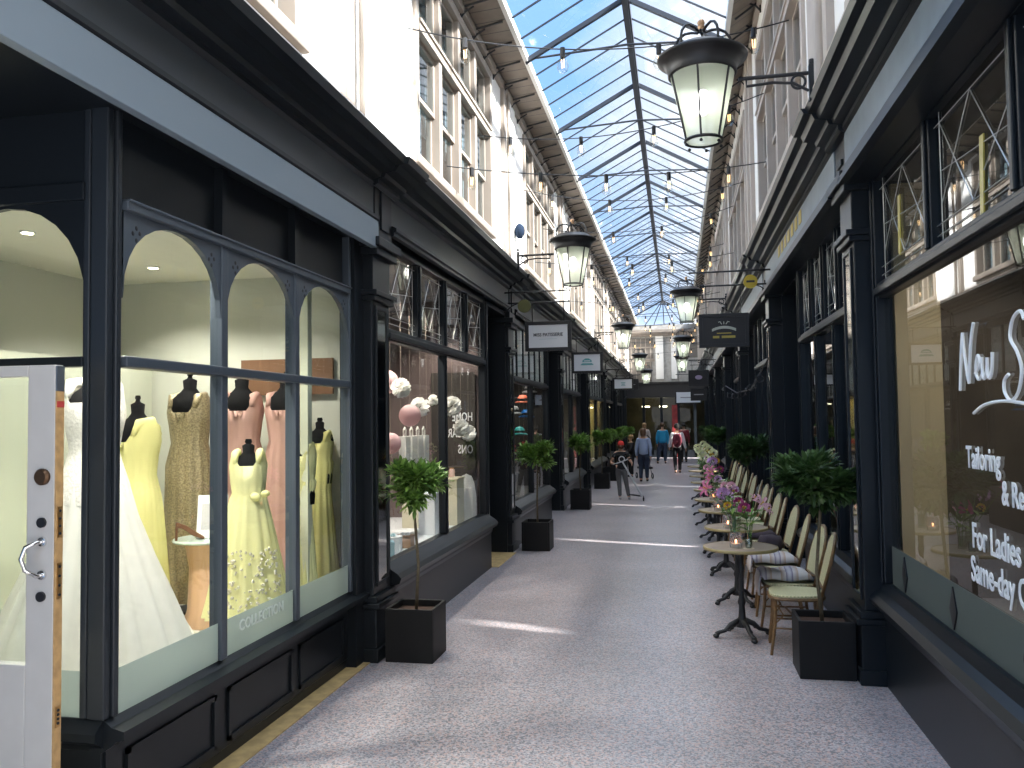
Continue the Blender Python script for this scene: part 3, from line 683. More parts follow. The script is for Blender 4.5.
# ------------------------------------------------------------------ mannequins and dresses
FORM = mat('black_dress_form', (.006, .006, .007), .9, spec=.15)
def mannequin(x, y, top, hemz, dress_m, kind, label, flare=.3, hemw=1.0, sc=1.0, face=0, bust=1.0):
    """top = neck-cap height; profile measured downwards"""
    e = empty('mannequin', (x, y, .42), face, label, 'mannequin')
    T = top-.42; sh_ = T-.17*sc
    prof = [(.018, T), (.024, T-.02), (.016, T-.03), (.022, T-.045*sc), (.055*sc, T-.06*sc), (.05*sc, T-.12*sc), (.075*sc, T-.15*sc), (.15*sc, sh_-.03*sc), (.165*sc, sh_-.10*sc), (.15*sc, sh_-.2*sc), (.125*sc, sh_-.36*sc), (.15*sc, sh_-.5*sc), (.14*sc, sh_-.6*sc)]
    MB().lathe(prof[::-1], n=20, sx=1.0, sy=.72).build('torso', FORM, e, smooth=True)
    MB().tube([(0, 0, 0.02), (0, 0, sh_-.55*sc)], .015, 8).lathe([(0, .02), (.14, .02), (.14, .0), (0, 0)], n=16).build('stand', BLACK, e)
    hz = hemz-.42
    nf = random.Random(label).randint(7, 10)
    def fold(a, t):  # pleats get deeper towards the hem (t=0 hem .. 1 top)
        return 1+.09*(1-t)**1.3*math.sin(nf*2*a+1.3*math.sin(3*a))+.03*(1-t)*math.sin(31*a)
    top0 = sh_-(.08*sc if kind != 'strap' else .02*sc)
    w = sh_-.36*sc
    hp_ = .155*sc+.012; fl_ = lambda q: hp_+(flare*hemw-hp_)*q
    dp = [(fl_(1), hz), (fl_(.82), hz+(w-hz)*.2), (fl_(.5), hz+(w-hz)*.5), (fl_(.2), hz+(w-hz)*.76), (hp_, w-.13*sc), (.135*sc, w), (.150*sc, w+.12*sc), (.172*sc, top0-.06*sc), (.168*sc, top0)]
    if sc < .8 and kind != 'column': dp = [(flare*hemw, hz), (flare*.88, hz+(w-hz)*.2), (flare*.72, hz+(w-hz)*.5), (flare*.56, hz+(w-hz)*.78), (.115*sc+.03, w-.0), (.140*sc, w+.04*sc), (.155*sc, w+.14*sc), (.168*sc, top0-.05*sc), (.16*sc, top0)]
    elif flare > .4: dp = [(flare, hz), (flare*.9, hz+(w-hz)*.12), (flare*.74, hz+(w-hz)*.32), (flare*.58, hz+(w-hz)*.5), (flare*.42, hz+(w-hz)*.7), (.19, w-.16), (.15, w-.05), (.132, w+.02), (.150, w+.12), (.172, top0-.06), (.168, top0)]
    if kind == 'column': dp = [(.20*hemw, hz), (.19, hz+(w-hz)*.3), (.175, hz+(w-hz)*.6), (.172, w-.16), (.135*sc, w), (.155*sc, w+.14*sc), (.172*sc, top0-.05*sc), (.165*sc, top0)]
    g = MB().lathe(dp, n=64, sx=1.0, sy=.8, fn=fold).build('dress', dress_m, e, smooth=True)
    if kind in ('strap', 'one', 'column'):
        sides = (-1, 1) if kind != 'one' else (1,)
        for q in sides:
            m = MB(); m.tube([(q*.10*sc, -.10*sc, top0-.02), (q*.105*sc, -.06*sc, top0+.06*sc), (q*.10*sc, .03*sc, top0+.075*sc), (q*.09*sc, .10*sc, top0-.02)], [.02*sc, .035*sc, .035*sc, .02*sc], 8)
            m.build('strap', dress_m, g, smooth=True)
    nk = 64; me = g.data; nv = len(me.vertices)      # sweetheart / V shaped top edge
    for i_ in range(nk):
        a_ = 2*math.pi*i_/nk; f_ = math.cos(a_+math.pi/2)
        me.vertices[nv-nk+i_].co.z += sc*(.07*abs(math.cos(a_))**2-(.10*max(0, f_)**6 if kind != 'plain' else 0)); k_ = 1-.10*abs(math.cos(a_))
        me.vertices[nv-nk+i_].co.x *= k_
    return e, g, w, sc, hz
IV = clothmat('ivory_satin', (.84, .82, .76), .15, noise=.08, nscale=12, rough=.45)
LACE = mat('ivory_lace', (.84, .81, .75), .7, noise=.20, nscale=55, bump=.4)
YEL = clothmat('lemon_chiffon', (.80, .76, .33), .3)
YELL = clothmat('bright_lemon_chiffon', (.86, .84, .45), .35)
GOLD = mat('gold_sequin', (.42, .34, .20), .35, metal=.3, noise=.5, nscale=90, bump=.6)
PINK = clothmat('dusty_pink_crepe', (.62, .38, .33), .2)
PINK2 = clothmat('blush_crepe', (.60, .36, .31), .2)
e, g, w_, sc, hz = mannequin(-3.28, 4.2, 2.17, .46, IV, 'strap', 'mannequin in a full ivory wedding gown with lace bodice behind the corner post', flare=.58)
m = MB(); T = 2.17-.42; s0 = T-.17
m.lathe([(.217, w_-.28), (.197, w_-.17), (.157, w_-.05), (.139, w_+.02), (.157, w_+.12), (.178, s0-.14), (.172, s0-.07)], n=40, sy=.82).build('lace_bodice', LACE, g, smooth=True)
m = MB(); m.lathe([(.44, .03), (.40, .05), (.26, .3), (.1, .5)], n=48, sx=.95, sy=1.0, cx=.05, cy=.24, fn=lambda a, t: 1+.06*math.sin(9*a)*(1-t)).build('train', IV, g, smooth=True)

mannequin(-3.56, 4.98, 2.0, .5, YEL, 'one', 'mannequin in a long lemon one-shoulder dress, just right of the wedding gown', flare=.24, face=R(-20))
e, g, w_, sc, hz = mannequin(-3.58, 5.62, 2.19, .5, GOLD, 'column', 'mannequin with a pearl necklace in a champagne sequinned gown')
MB().ring((0, 0, 0), .07, .008, n=24).xf(Matrix.Translation((0, -.02, 2.17-.42-.15)) @ Matrix.Rotation(R(18), 4, 'X')).build('necklace', LETTER, e)
mannequin(-3.33, 5.93, 2.2, .5, PINK, 'column', 'mannequin in a dusty pink V-neck gown behind the middle pane', face=R(15))
mannequin(-2.98, 5.98, 2.2, .5, PINK2, 'column', 'mannequin in a blush pink gown with one bare shoulder, right of the dusty pink gown', hemw=.9)
e, g, w_, sc, hz = mannequin(-2.76, 5.0, 1.70, .56, YELL, 'strap', 'small mannequin in a lemon flower-girl dress with a sash bow, behind the middle pane', flare=.27, sc=.72, face=R(20))
bw = MB().ball((.06, -.10, w_+.01), .035, 8, (1, .5, .8)).ball((.12, -.09, w_+.03), .028, 8, (1, .5, .8)).lathe([(.103, w_-.02), (.108, w_+.03)], n=24, sy=.8); bw.build('sash_bow', YELL, g, smooth=True)
rg = random.Random(4); m = MB()
for k in range(240):
    a = R(-150+rg.random()*130); t = rg.random()**1.5; z = hz+.02+t*.42; r = .274-(z-hz)*.19
    m.ball((r*1.02*math.cos(a), r*.82*math.sin(a), z), .006+.006*rg.random(), 5, m=3)
m.build('silver_beading', mat('silver_bead', (.58, .55, .44), .5), g)
mannequin(-2.68, 5.62, 1.72, .56, YELL, 'strap', 'small mannequin in a lemon flower-girl dress in the far pane, in front of its twin', flare=.12, sc=.66)
mannequin(-2.72, 6.02, 1.84, .56, YEL, 'one', 'small mannequin in a lemon dress farthest along the bridal window, behind its twin', flare=.15, sc=.66)
# round glass table with easel card and a handbag-shaped stand
e = empty('display_table', (-3.2, 5.25, .42), label='small round glass-topped display table between the dresses', cat='table')
MB().lathe([(0, .575), (.23, .575), (.235, .585), (.23, .595), (0, .595)], n=32).build('glass_top', mat('table_glass', (.5, .6, .55), .1, spec=.8), e)
MB().lathe([(.15, 0), (.16, .02), (.13, .12), (.12, .4), (.15, .575)], n=32, fn=lambda a, t: 1+.06*math.sin(12*a)).build('table_drape', mat('satin_peach', (.70, .45, .30), .35), e, smooth=True)
e = empty('notice_card', (-3.16, 5.22, 1.015), R(20), label='white framed card leaning on the round glass table in the bridal window', cat='card')
MB().box(-.10, .10, -.006, .006, 0, .30).xf(Matrix.Rotation(R(-14), 4, 'X')).build('card', LETTER, e, bevel=.004)
MB().box(-.07, .07, -.009, -.006, .06, .24).xf(Matrix.Rotation(R(-14), 4, 'X')).build('card_print', mat('card_print', (.5, .5, .52), .7), e)
e = empty('shoe', (-3.27, 5.13, 1.015), R(40), label='bronze high-heeled shoe standing on the round glass table', cat='shoe')
MB().prism([(-.09, .09), (-.05, .085), (.02, .03), (.09, .0), (.10, .015), (.05, .05), (-.02, .10), (-.085, .13)], 'y', -.025, .025).prism([(-.09, 0), (-.075, 0), (-.07, .10), (-.09, .10)], 'y', -.01, .01).build('upper', mat('bronze_leather', (.14, .06, .03), .4), e, bevel=.006)

# ------------------------------------------------------------------ L1 patisserie display
PAPER = clothmat('white_tissue', (.85, .85, .82), .4, noise=.1); PINKB = clothmat('pink_paper', (.72, .50, .50), .3)
def pompom(x, y, z, r, m_, lab, grp=None):
    e = empty('tissue_pompom', (x, y, z), label=lab, cat='paper decoration', group=grp); rg = random.Random(int(y*100)); mm = MB()
    for k in range(46):
        th = rg.random()*6.28; ph = math.acos(2*rg.random()-1); dv = Vector((math.sin(ph)*math.cos(th), math.sin(ph)*math.sin(th), math.cos(ph)))
        a = dv.orthogonal().normalized(); b = dv.cross(a); t = .5
        p = [dv*r*.2-a*r*.1, dv*r*.75-a*r*t*.8, dv*r*1.05-a*r*.25+b*r*.1, dv*r*1.05+a*r*.25-b*r*.1, dv*r*.75+a*r*t*.8, dv*r*.2+a*r*.1]
        mm.add(p, [(0, 1, 2, 3, 4, 5)])
    mm.build('paper_petals', m_, e); MB().tube([(0, 0, r*.8), (0, 0, 3.29-z)], .0014, 4).build('hanging_thread', CREAM, e)
pompom(-2.62, 7.66, 2.126, .095, PAPER, 'largest white tissue pompom, high at the left of the patisserie window')
pompom(-2.62, 8.27, 1.95, .10, PAPER, 'white tissue pompom just right of the big pink paper ball')
pompom(-2.62, 8.74, 2.03, .06, PAPER, 'small white tissue pompom beside the window mullion')
pompom(-2.5, 9.08, 1.97, .11, PAPER, 'white tissue pompom, upper one in the right-hand patisserie pane')
pompom(-2.5, 9.47, 1.72, .095, PAPER, 'white tissue pompom hanging lower beside the upper one in the right-hand patisserie pane')
pompom(-2.5, 9.82, 1.65, .095, PAPER, 'rearmost white tissue pompom, nearest the far jamb of the patisserie window')
for x, y, z, r, lab in ((-2.62, 7.93, 1.86, .11, 'big round pink paper ball in the middle of the left patisserie pane'), (-2.62, 7.35, 1.60, .10, 'pale pink paper ball low at the left edge of the patisserie window'), (-2.85, 7.9, 2.2, .12, 'pink paper ball behind the largest white pompom')):
    e = empty('paper_ball', (x, y, z), label=lab, cat='paper decoration')
    MB().ball((0, 0, 0), r, 24, m=14).build('paper_shell', PINKB, e, smooth=True); MB().tube([(0, 0, r), (0, 0, 3.29-z)], .0014, 4).build('hanging_thread', CREAM, e)
bag0 = None
for k in range(4):
    e = empty('paper_bag', (-2.74, 8.12+.215*k, 1.31), label='white paper carrier bag, %s of four in the patisserie window' % ('leftmost', 'second from left', 'third from left', 'rightmost')[k], cat='bag', group='paper bags in the patisserie window')
    MB().box(-.04, .04, -.075, .075, 0, .34).build('bag_body', PAPER, e, bevel=.004)
    MB().tube([(0, -.035, .33), (0, -.04, .40), (0, 0, .43), (0, .04, .40), (0, .035, .33)], .009, 6).build('bag_handle', PAPER, e)
e = empty('display_shelf', (-2.74, 8.44, 1.27), label='white shelf carrying the four paper bags', cat='shelf'); MB().box(-.08, .08, -.45, .45, 0, .038).build('board', LETTER, e); [MB().tube([(0, q_, .03), (0, q_, 2.02)], .0015, 4).build('shelf_cord', CREAM, e) for q_ in (-.44, .44)]
CREAMB = mat('cream_box', (.62, .58, .42), .7)
for x, y, w_, h_, m_, lab in ((-2.62, 6.72, .09, .34, CREAMB, 'tall cream pedestal at the left end of the patisserie window'), (-2.66, 9.42, .16, .52, CREAMB, 'cream pedestal in the right-hand patisserie pane'), (-2.95, 9.1, .12, .45, CREAMB, 'lower cream pedestal behind the white cloth'), (-2.62, 8.55, .09, .42, LETTER, 'white pedestal behind the mullion')):
    e = empty('pedestal', (x, y, .60), label=lab, cat='pedestal'); MB().box(-w_, w_, -w_, w_, 0, h_).build('column', m_, e, bevel=.004); MB().box(-w_-.012, w_+.012, -w_-.012, w_+.012, h_, h_+.02).build('top_board', m_, e)
e = empty('draped_cloth', (-2.52, 9.78, .60), label='white cloth draped over a rounded form in the right-hand patisserie pane', cat='cloth')
MB().lathe([(.11, 0), (.11, .3), (.09, .45), (.06, .53), (.0, .56)], n=32, fn=lambda a, t: 1+.10*(1-t)*math.sin(7*a)).build('drape', PAPER, e, smooth=True)
rg = random.Random(9); TEALP = mat('teal_tissue', (.35, .55, .60), .8); BROWNP = mat('kraft', (.40, .24, .13), .8)
for k, (x, y, r, m_, lab) in enumerate(((-2.58, 7.0, .10, TEALP, 'pale teal gift box at the front of the patisserie window'), (-2.80, 7.1, .11, LETTER, 'white cake box behind the pale teal gift box'), (-2.62, 7.32, .10, LETTER, 'white cake box right of the pale teal gift box'), (-2.85, 7.42, .09, TEALP, 'teal gift box deeper in the patisserie window'), (-2.58, 7.62, .08, BROWNP, 'brown kraft box near the mullion of the patisserie window'), (-2.8, 6.98, .07, BROWNP, 'brown kraft box beside the left pedestal'))):
    e = empty('gift_box', (x, y, .60), rg.random(), label=lab, cat='box'); MB().box(-r, r, -r*.8, r*.8, 0, r*1.2).build('carton', m_, e, bevel=.003); MB().box(-r*1.03, r*1.03, -r*.84, r*.84, r*1.2, r*1.45).build('lid', m_, e, bevel=.003)
    MB().ball((-.02, 0, r*1.5), .025, 8).ball((.03, 0, r*1.5), .025, 8).build('bow', TEALP if m_ is LETTER else LETTER, e)
for x, y, z in ((-2.66, 9.36, 1.143), (-2.62, 9.48, 1.143), (-2.74, 9.46, 1.143)):
    e = empty('sweet_jar', (x, y, z), label='small jar of macarons on the cream pedestal, %s' % {9.36: 'nearest', 9.48: 'farthest along', 9.46: 'behind the other two'}[y], cat='jar'); MB().lathe([(0, 0), (.035, 0), (.035, .08), (.025, .09), (0, .09)], n=14).build('jar_body', mat('jar_sweets', (.75, .55, .5), .4), e); MB().lathe([(0, .09), (.028, .09), (.028, .105), (0, .108)], n=14).build('lid', BROWNP, e)
MB().box(-2.44, -3.0, 9.93, 9.955, .7, 2.4).build('dark_reflection_panel', DARKI, wL1)  # dark panel added behind the lettering, in place of the pane's dark reflection
for body, z in (('HOME', 1.80), ('MACAR', 1.60), ('ONS', 1.40)):
    textmesh(body, .15, 'reversed_lettering', LETTER, wL1, (-2.47, 9.926, z), '-y', mirror=True, squash=.62)
for y, e_ in ((6.8, 50), (7.7, 50), (8.7, 45), (9.5, 22)): spot((-2.72, y, 3.05), e_, 130, (1, .88, .78))
# ------------------------------------------------------------------ L2.. hanging coloured baubles & goods
cols = [(.55, .05, .05), (.9, .25, .15), (.02, .18, .55), (.05, .40, .38), (.75, .12, .25), (.5, .5, .5)]
cm_ = [mat('bauble_%d' % i, c, .35) for i, c in enumerate(cols)]
names = ['dark red', 'orange red', 'blue', 'teal', 'pink', 'grey']
spots_ = [(11.95, 2.10, 0), (12.28, 1.80, 3), (14.14, 2.10, 1), (14.48, 1.85, 2), (13.8, 1.55, 3), (12.62, 1.45, 4), (13.3, 1.9, 5), (14.82, 2.3, 5), (12.96, 1.3, 0), (17.5, 1.55, 4), (17.9, 1.9, 5), (13.47, 1.35, 2)]
used = {}
for y, z, c in spots_:
    used[c] = used.get(c, 0)+1
    where = 'in the third window' if y < 16 else 'in the fourth window'
    e = empty('hanging_hat', (-2.62 if c != 2 or y > 14 else -2.9, y, z), label='%s hanging felt hat %s on the left, %s' % (names[c], where, 'high up' if z > 2 else 'at head height' if z > 1.6 else 'low down'), cat='hat')
    MB().lathe([(.14, 0), (.145, .01), (.10, .03), (.09, .09), (.06, .13), (.0, .14)], n=18).build('crown', cm_[c], e, smooth=True); MB().lathe([(.085, .035), (.103, .033), (.094, .075), (.08, .075)], n=18).build('hat_band', BLACK, e)
    MB().tube([(0, 0, .14), (0, 0, 3.29-z)], .0014, 4).build('hanging_thread', CREAM, e)
for y, lab in ((12.5, 'nearer stand of folded goods in the third window on the left'), (13.6, 'farther stand of folded goods in the third window on the left')):
    e = empty('display_stand', (-2.8, y, .54), label=lab, cat='stand'); MB().box(-.15, .15, -.3, .3, 0, .03).box(-.15, .15, -.3, .3, .35, .38).box(-.15, .15, -.3, .3, .68, .70).build('shelf', CREAM, e); MB().box(-.13, -.10, -.28, -.25, 0, .7).box(-.13, -.10, .25, .28, 0, .7).box(.1, .13, -.28, -.25, 0, .7).box(.1, .13, .25, .28, 0, .7).build('upright', CREAM, e)
for y, e_ in ((12.6, 24), (13.9, 24), (17.5, 20), (18.9, 20)): spot((-2.75, y, 3.0), e_, 130)
# bright yellow-lit shop further along
for y in (23.3, 24.6, 25.9): spot((-2.44, y, 2.95), 90, 140, (1, .8, .4))
MB().box(-2.50, -2.54, 22.9, 26.5, .65, 2.25).build('display_backing', mat('yellow_display', (.75, .62, .25), .7)); tag(bpy.data.objects['display_backing'], 'yellow-lit display backing in a far left shop window', 'display')

# ------------------------------------------------------------------ R0 tailor interior
e = empty('counter', (2.6, 4.0, 0), label='dark shop counter behind the tailor window', cat='counter'); MB().box(-.3, .3, -1.6, .9, .6, 1.22).build('cabinet', DARKI, e, bevel=.01); MB().box(-.34, .34, -1.64, .94, 1.22, 1.27).build('counter_top', mat('pale_top', (.42, .42, .40), .4), e)
e = empty('fabric_roll', (1.95, 4.1, 1.57), label='pale roll standing upright behind the lettering of the tailor window', cat='roll'); MB().lathe([(0, 0), (.06, 0), (.06, .5), (.02, .5), (.02, .49), (0, .49)], n=20).build('cloth_roll', mat('pale_roll', (.45, .46, .42), .8), e, smooth=False)
e = empty('wall_shelf', (1.95, 3.9, 1.40), label='glass shelf stacked with boxes behind the tailor window', cat='shelf'); MB().box(-.12, .16, -.9, .75, .03, .06).build('glass_shelf', mat('shelf_glass', (.35, .4, .38), .2), e); MB().tube([(0, -.85, .06), (0, -.85, 1.95)], .006, 5).tube([(0, .7, .06), (0, .7, 1.95)], .006, 5).build('shelf_wire', CHROME, e)
for k in range(2):
    tag(MB().box(1.87, 2.07, 4.0, 4.6, 1.465+.05*k, 1.51+.05*k).build('flat_box', mat('pale_box_%d' % k, (.42, .43, .41), .7), bevel=.004), 'flat pale box on the glass shelf of the tailor, %s' % ('bottom of the pair' if k == 0 else 'top of the pair'), 'box')
for y in (4.6, 3.2, 2.0): spot((2.2, y, 3.3), 22, 140)
spot((1.75, 5.2, 3.25), 9, 120)

# ------------------------------------------------------------------ lanterns
OPAL = frostmat('lantern_glass', (.62, .67, .56), .52)
BULBE = emit('lit_bulb', (1, 1, .93), 9); FINIAL = mat('copper_finial', (.45, .28, .16), .4, metal=.6)
def lantern():
    e = empty('street_lantern', (0, 0, 0))
    # origin = wall plate; lamp centre at x=-.71 (towards the walkway)
    c = -.71; B = .10
    MB().lathe([(.10, B-.03), (.222, B-.06), (.232, B-.05), (.232, B-.02), (.245, B+.015), (.275, B+.045), (.302, B+.055), (.304, B+.07), (.275, B+.08), (.23, B+.11), (.20, B+.13), (.14, B+.135), (.0, B+.14)], cx=c, n=40).build('brim', BLACK, e, smooth=True)
    m = MB()
    for k in range(5):
        a = 2*math.pi*k/5+.2; ca, sa = math.cos(a), math.sin(a)
        m.tube([(c+q*ca, q*sa, B+z_) for q, z_ in ((.20, .12), (.208, .16), (.195, .21), (.165, .25), (.12, .27), (.07, .265), (.03, .25), (0, .27))], .010, 6)
    m.build('crown_scroll', BLACK, e)
    MB().ball((c, 0, B+.315), .026, 10, m=7).lathe([(.015, B+.27), (.026, B+.29), (.012, B+.30)], cx=c, n=12).build('finial', FINIAL, e, smooth=True)
    MB().lathe([(.215, B-.055), (.118, B-.50)], cx=c, n=32).lathe([(.0, B-.515), (.118, B-.505)], cx=c, n=24).build('glass_shade', OPAL, e, smooth=True)
    m = MB()
    for k in range(6):
        a = 2*math.pi*k/6+.35; ca, sa = math.cos(a), math.sin(a)
        m.tube([(c+.219*ca, .219*sa, B-.06), (c+.124*ca, .124*sa, B-.51)], .008, 6)
    m.ring((c, 0, B-.505), .124, .011, n=28)
    for k in range(6):
        a = 2*math.pi*k/6+.35; m.ball((c+.124*math.cos(a), .124*math.sin(a), B-.535), .012, 6, m=5)
    m.build('cage', BLACK, e)
    MB().ball((c, 0, B-.24), .052, 14, (1, 1, 1.7), 10).build('bulb', BULBE, e, smooth=True)
    MB().tube([(c, 0, B-.08), (c, 0, B-.16)], .03, 10).build('lamp_holder', BLACK, e)
    m = MB(); m.tube([(0, 0, 0), (c+.24, 0, 0)], .014, 8).tube([(-.02, 0, -.12), (-.12, 0, -.06), (-.25, 0, -.045), (-.42, 0, -.055), (-.42, 0, 0)], .010, 6)
    m.ring((-.085, 0, -.055), .045, .009, 'y', 18).box(-.02, .012, -.02, .02, -.19, .05)
    m.tube([(.0, 0, .06), (.0, 0, .09)], .016, 8); m.build('wall_bracket', BLACK, e)
    return e
# lanterns reach from the cornice edges
LP = [(0.93, 5.72, 4.09, 0, 'nearest lantern, large on the right, hanging by the ridge of the roof'),
      (-1.97, 10.43, 3.92, math.pi, 'nearest lantern on the left side, above the white framed sign'),
      (0.93, 15.6, 3.98, 0, 'second lantern along the right side, above the dark gold-lettered sign'),
      (-1.97, 20.6, 3.95, math.pi, 'second lantern along the left side'),
      (0.93, 24.6, 3.97, 0, 'third lantern along the right side'),
      (0.93, 31.0, 3.9, 0, 'fourth lantern along the right side, low behind the third'),
      (-1.97, 29.8, 3.9, math.pi, 'third lantern along the left side, before the end wall'),
      (-1.97, 36.0, 3.7, math.pi, 'farthest lantern on the left side')]
lan = lantern(); reg()
for i, (x, y, z, rz, lab) in enumerate(LP):
    o = lan if i == 0 else copy_tree(lan)
    o.location = (x, y, z); o.rotation_euler = (0, 0, rz); tag(o, 'black opal-glass lantern, '+lab, 'lantern', 'wall lanterns of the arcade')
    l = bpy.data.lights.new('lantern_lamp', 'POINT'); l.energy = 3; l.color = (1, .97, .85); l.shadow_soft_size = .05
    lo = bpy.data.objects.new('lantern_lamp', l); C.objects.link(lo); lo.location = (x-.71*math.cos(rz), y, z-.14)

# ------------------------------------------------------------------ hanging signs
SIGNW = mat('sign_white', (.72, .75, .80), .5); SIGNK = mat('sign_black', (.014, .014, .016), .5); GOLDT = mat('gold_lettering', (.45, .34, .06), .5); TEAL = mat('teal_print', (.12, .36, .38), .5); DKT = mat('dark_print', (.012, .012, .03), .5)
def sign(x0, x1, y, z0, z1, wallx, face, lab, deco):
    e = empty('hanging_sign', ((x0+x1)/2, y, z0), label=lab, cat='sign'); w2 = (x1-x0)/2; h = z1-z0; fm = SIGNW if face else SIGNK
    MB().box(-w2, w2, -.025, .025, 0, h).build('board', fm, e, bevel=.002)
    t = .045; m = MB(); m.box(-w2-.005, w2+.005, -.035, .035, 0, t).box(-w2-.005, w2+.005, -.035, .035, h-t, h).box(-w2-.005, -w2+t, -.035, .035, t, h-t).box(w2-t, w2+.005, -.035, .035, t, h-t); m.build('frame', SIGNK, e, bevel=.003)
    s = 1 if wallx < x0 else -1
    m = MB(); cx = (x0+x1)/2; zr = 3.36-z0+.02 if s > 0 else 3.5-z0
    m.tube([(wallx-cx, 0, zr), (s*w2*.9, 0, zr)], .012, 6); 
    for q in (-.7, .7): m.tube([(q*w2, 0, zr), (q*w2, 0, h)], .006, 5)
    m.tube([(wallx-cx, 0, zr-.12), (wallx-cx+s*.12, 0, zr-.03), (wallx-cx+s*.2, 0, zr)], .008, 5)
    m.ball((s*w2*.9, 0, zr), .018, 8, m=5); m.build('bracket', BLACK, e)
    deco(e, w2, h)
def d_miss(e, w2, h):
    textmesh('MISS PATISSERIE', .062, 'sign_lettering', DKT, e, (0, -.027, h*.50), '-y', align='CENTER', squash=.92); MB().box(-.12, .12, -.028, -.026, h*.40, h*.405).build('sign_underline', TEAL, e)
def d_teal(e, w2, h):
    m = MB(); m.prism([(-.13, h*.38), (.13, h*.38), (.10, h*.46), (.085, h*.62), (.03, h*.70), (-.03, h*.70), (-.085, h*.62), (-.10, h*.46)], 'y', -.028, -.026); m.build('sign_emblem', TEAL, e); MB().box(-.10, .10, -.030, -.0285, h*.47, h*.52).box(-.06, .06, -.030, -.0285, h*.56, h*.60).build('emblem_bands', SIGNW, e)
def d_small(e, w2, h): MB().box(-.07, .07, -.028, -.026, h*.56, h*.62).box(-.05, .05, -.028, -.026, h*.44, h*.50).box(-.07, .07, -.028, -.026, h*.34, h*.38).build('sign_lettering', TEAL, e)
def d_gold(e, w2, h):
    m = MB(); n = 10
    for i in range(n):                                 # arched ribbon
        a0 = -1+2*i/n; a1 = -1+2*(i+1)/n; f = lambda a: h*.55-.035*a*a
        m.add([(a0*.15, -.028, f(a0)), (a1*.15, -.028, f(a1)), (a1*.15, -.028, f(a1)+.035), (a0*.15, -.028, f(a0)+.035), (a0*.15, -.026, f(a0)), (a1*.15, -.026, f(a1)), (a1*.15, -.026, f(a1)+.035), (a0*.15, -.026, f(a0)+.035)], [(0, 1, 2, 3), (7, 6, 5, 4), (0, 4, 5, 1), (2, 6, 7, 3)])
    for x in (-.05, 0, .05): m.tube([(x*.5, -.028, h*.68), (x, -.028, h*.76), (x*1.4, -.028, h*.74)], .006, 4)
    m.build('ribbon_emblem', mat('ribbon_grey', (.42, .44, .38), .6), e)
    textmesh('TEA HOUSE', .05, 'sign_lettering', GOLDT, e, (0, -.027, h*.26), '-y', align='CENTER') if False else MB().box(-.14, -.06, -.028, -.026, h*.27, h*.34).box(-.03, .14, -.028, -.026, h*.27, h*.34).box(-.09, .09, -.028, -.026, h*.40, h*.43).build('gold_lines', GOLDT, e)
def d_purple(e, w2, h): MB().ball((0, -.027, h*.55), .08, 12, (1.3, .03, .8)).build('sign_emblem', mat('lilac_print', (.35, .28, .42), .6), e)
def d_none(e, w2, h): MB().box(-w2*.6, w2*.6, -.028, -.026, h*.45, h*.53).build('sign_lettering', mat('grey_print_%d' % int(w2*1000+h*10), (.3, .3, .32), .6), e)
sign(-1.975, -1.36, 10.95, 2.72, 3.115, -2.27, 1, 'white hanging sign in a black frame reading MISS PATISSERIE', d_miss)
sign(-2.0, -1.40, 16.15, 2.70, 3.11, -2.27, 1, 'white hanging sign with a teal emblem', d_teal)
sign(-1.98, -1.34, 26.6, 2.72, 3.10, -2.27, 1, 'small distant white hanging sign with three short teal lines', d_small)
sign(-1.95, -1.35, 30.6, 2.85, 3.25, -2.27, 0, 'distant dark hanging sign on the left beyond the white one', d_none)
sign(.307, .925, 10.95, 2.70, 3.135, 1.2, 0, 'big black hanging sign with a pale ribbon emblem and gold lines', d_gold)
sign(.36, .94, 24.9, 2.72, 3.2, 1.2, 0, 'dark hanging sign with a lilac emblem, far on the right', d_purple)
sign(.45, .95, 27.3, 2.35, 2.75, 1.2, 0, 'lower dark hanging sign behind the lilac one', d_none)
sign(-.05, .95, 33.0, 2.35, 2.85, 1.2, 1, 'far white hanging banner with black markings by the end shop', d_none)
e = empty('projecting_sign', (.93, 10.6, 3.48), label='small round yellow sign on a bar below the right cornice', cat='sign')
MB().lathe([(0, -.012), (.085, -.012), (.085, .012), (0, .012)], n=28).xf(Matrix.Rotation(R(90), 4, 'X')).build('disc', mat('yellow_disc', (.50, .36, .03), .5), e); MB().tube([(-.75, 0, .14), (.25, 0, .14)], .012, 6).tube([(0, 0, .085), (0, 0, .14)], .006, 5).build('bar', BLACK, e); MB().box(-.05, .05, -.016, -.012, -.012, .014).build('disc_print', SIGNK, e)
e = empty('projecting_sign', (-1.98, 10.9, 3.33), label='small round dull green sign on a bar below the left cornice', cat='sign')
MB().lathe([(0, -.012), (.09, -.012), (.09, .012), (0, .012)], n=28).xf(Matrix.Rotation(R(90), 4, 'X')).build('disc', mat('green_disc', (.10, .10, .03), .5), e); MB().tube([(-.29, 0, .19), (.62, 0, .19), (.62, 0, -.1)], .010, 6).tube([(0, 0, .09), (0, 0, .19)], .006, 5).build('bar', BLACK, e)
GL = MB()
for k in range(7): GL.box(1.165, 1.17, 9.6-k*.27, 9.75-k*.27, 3.60, 3.72)
GL.build('trim_900', GOLDT, kind='structure')

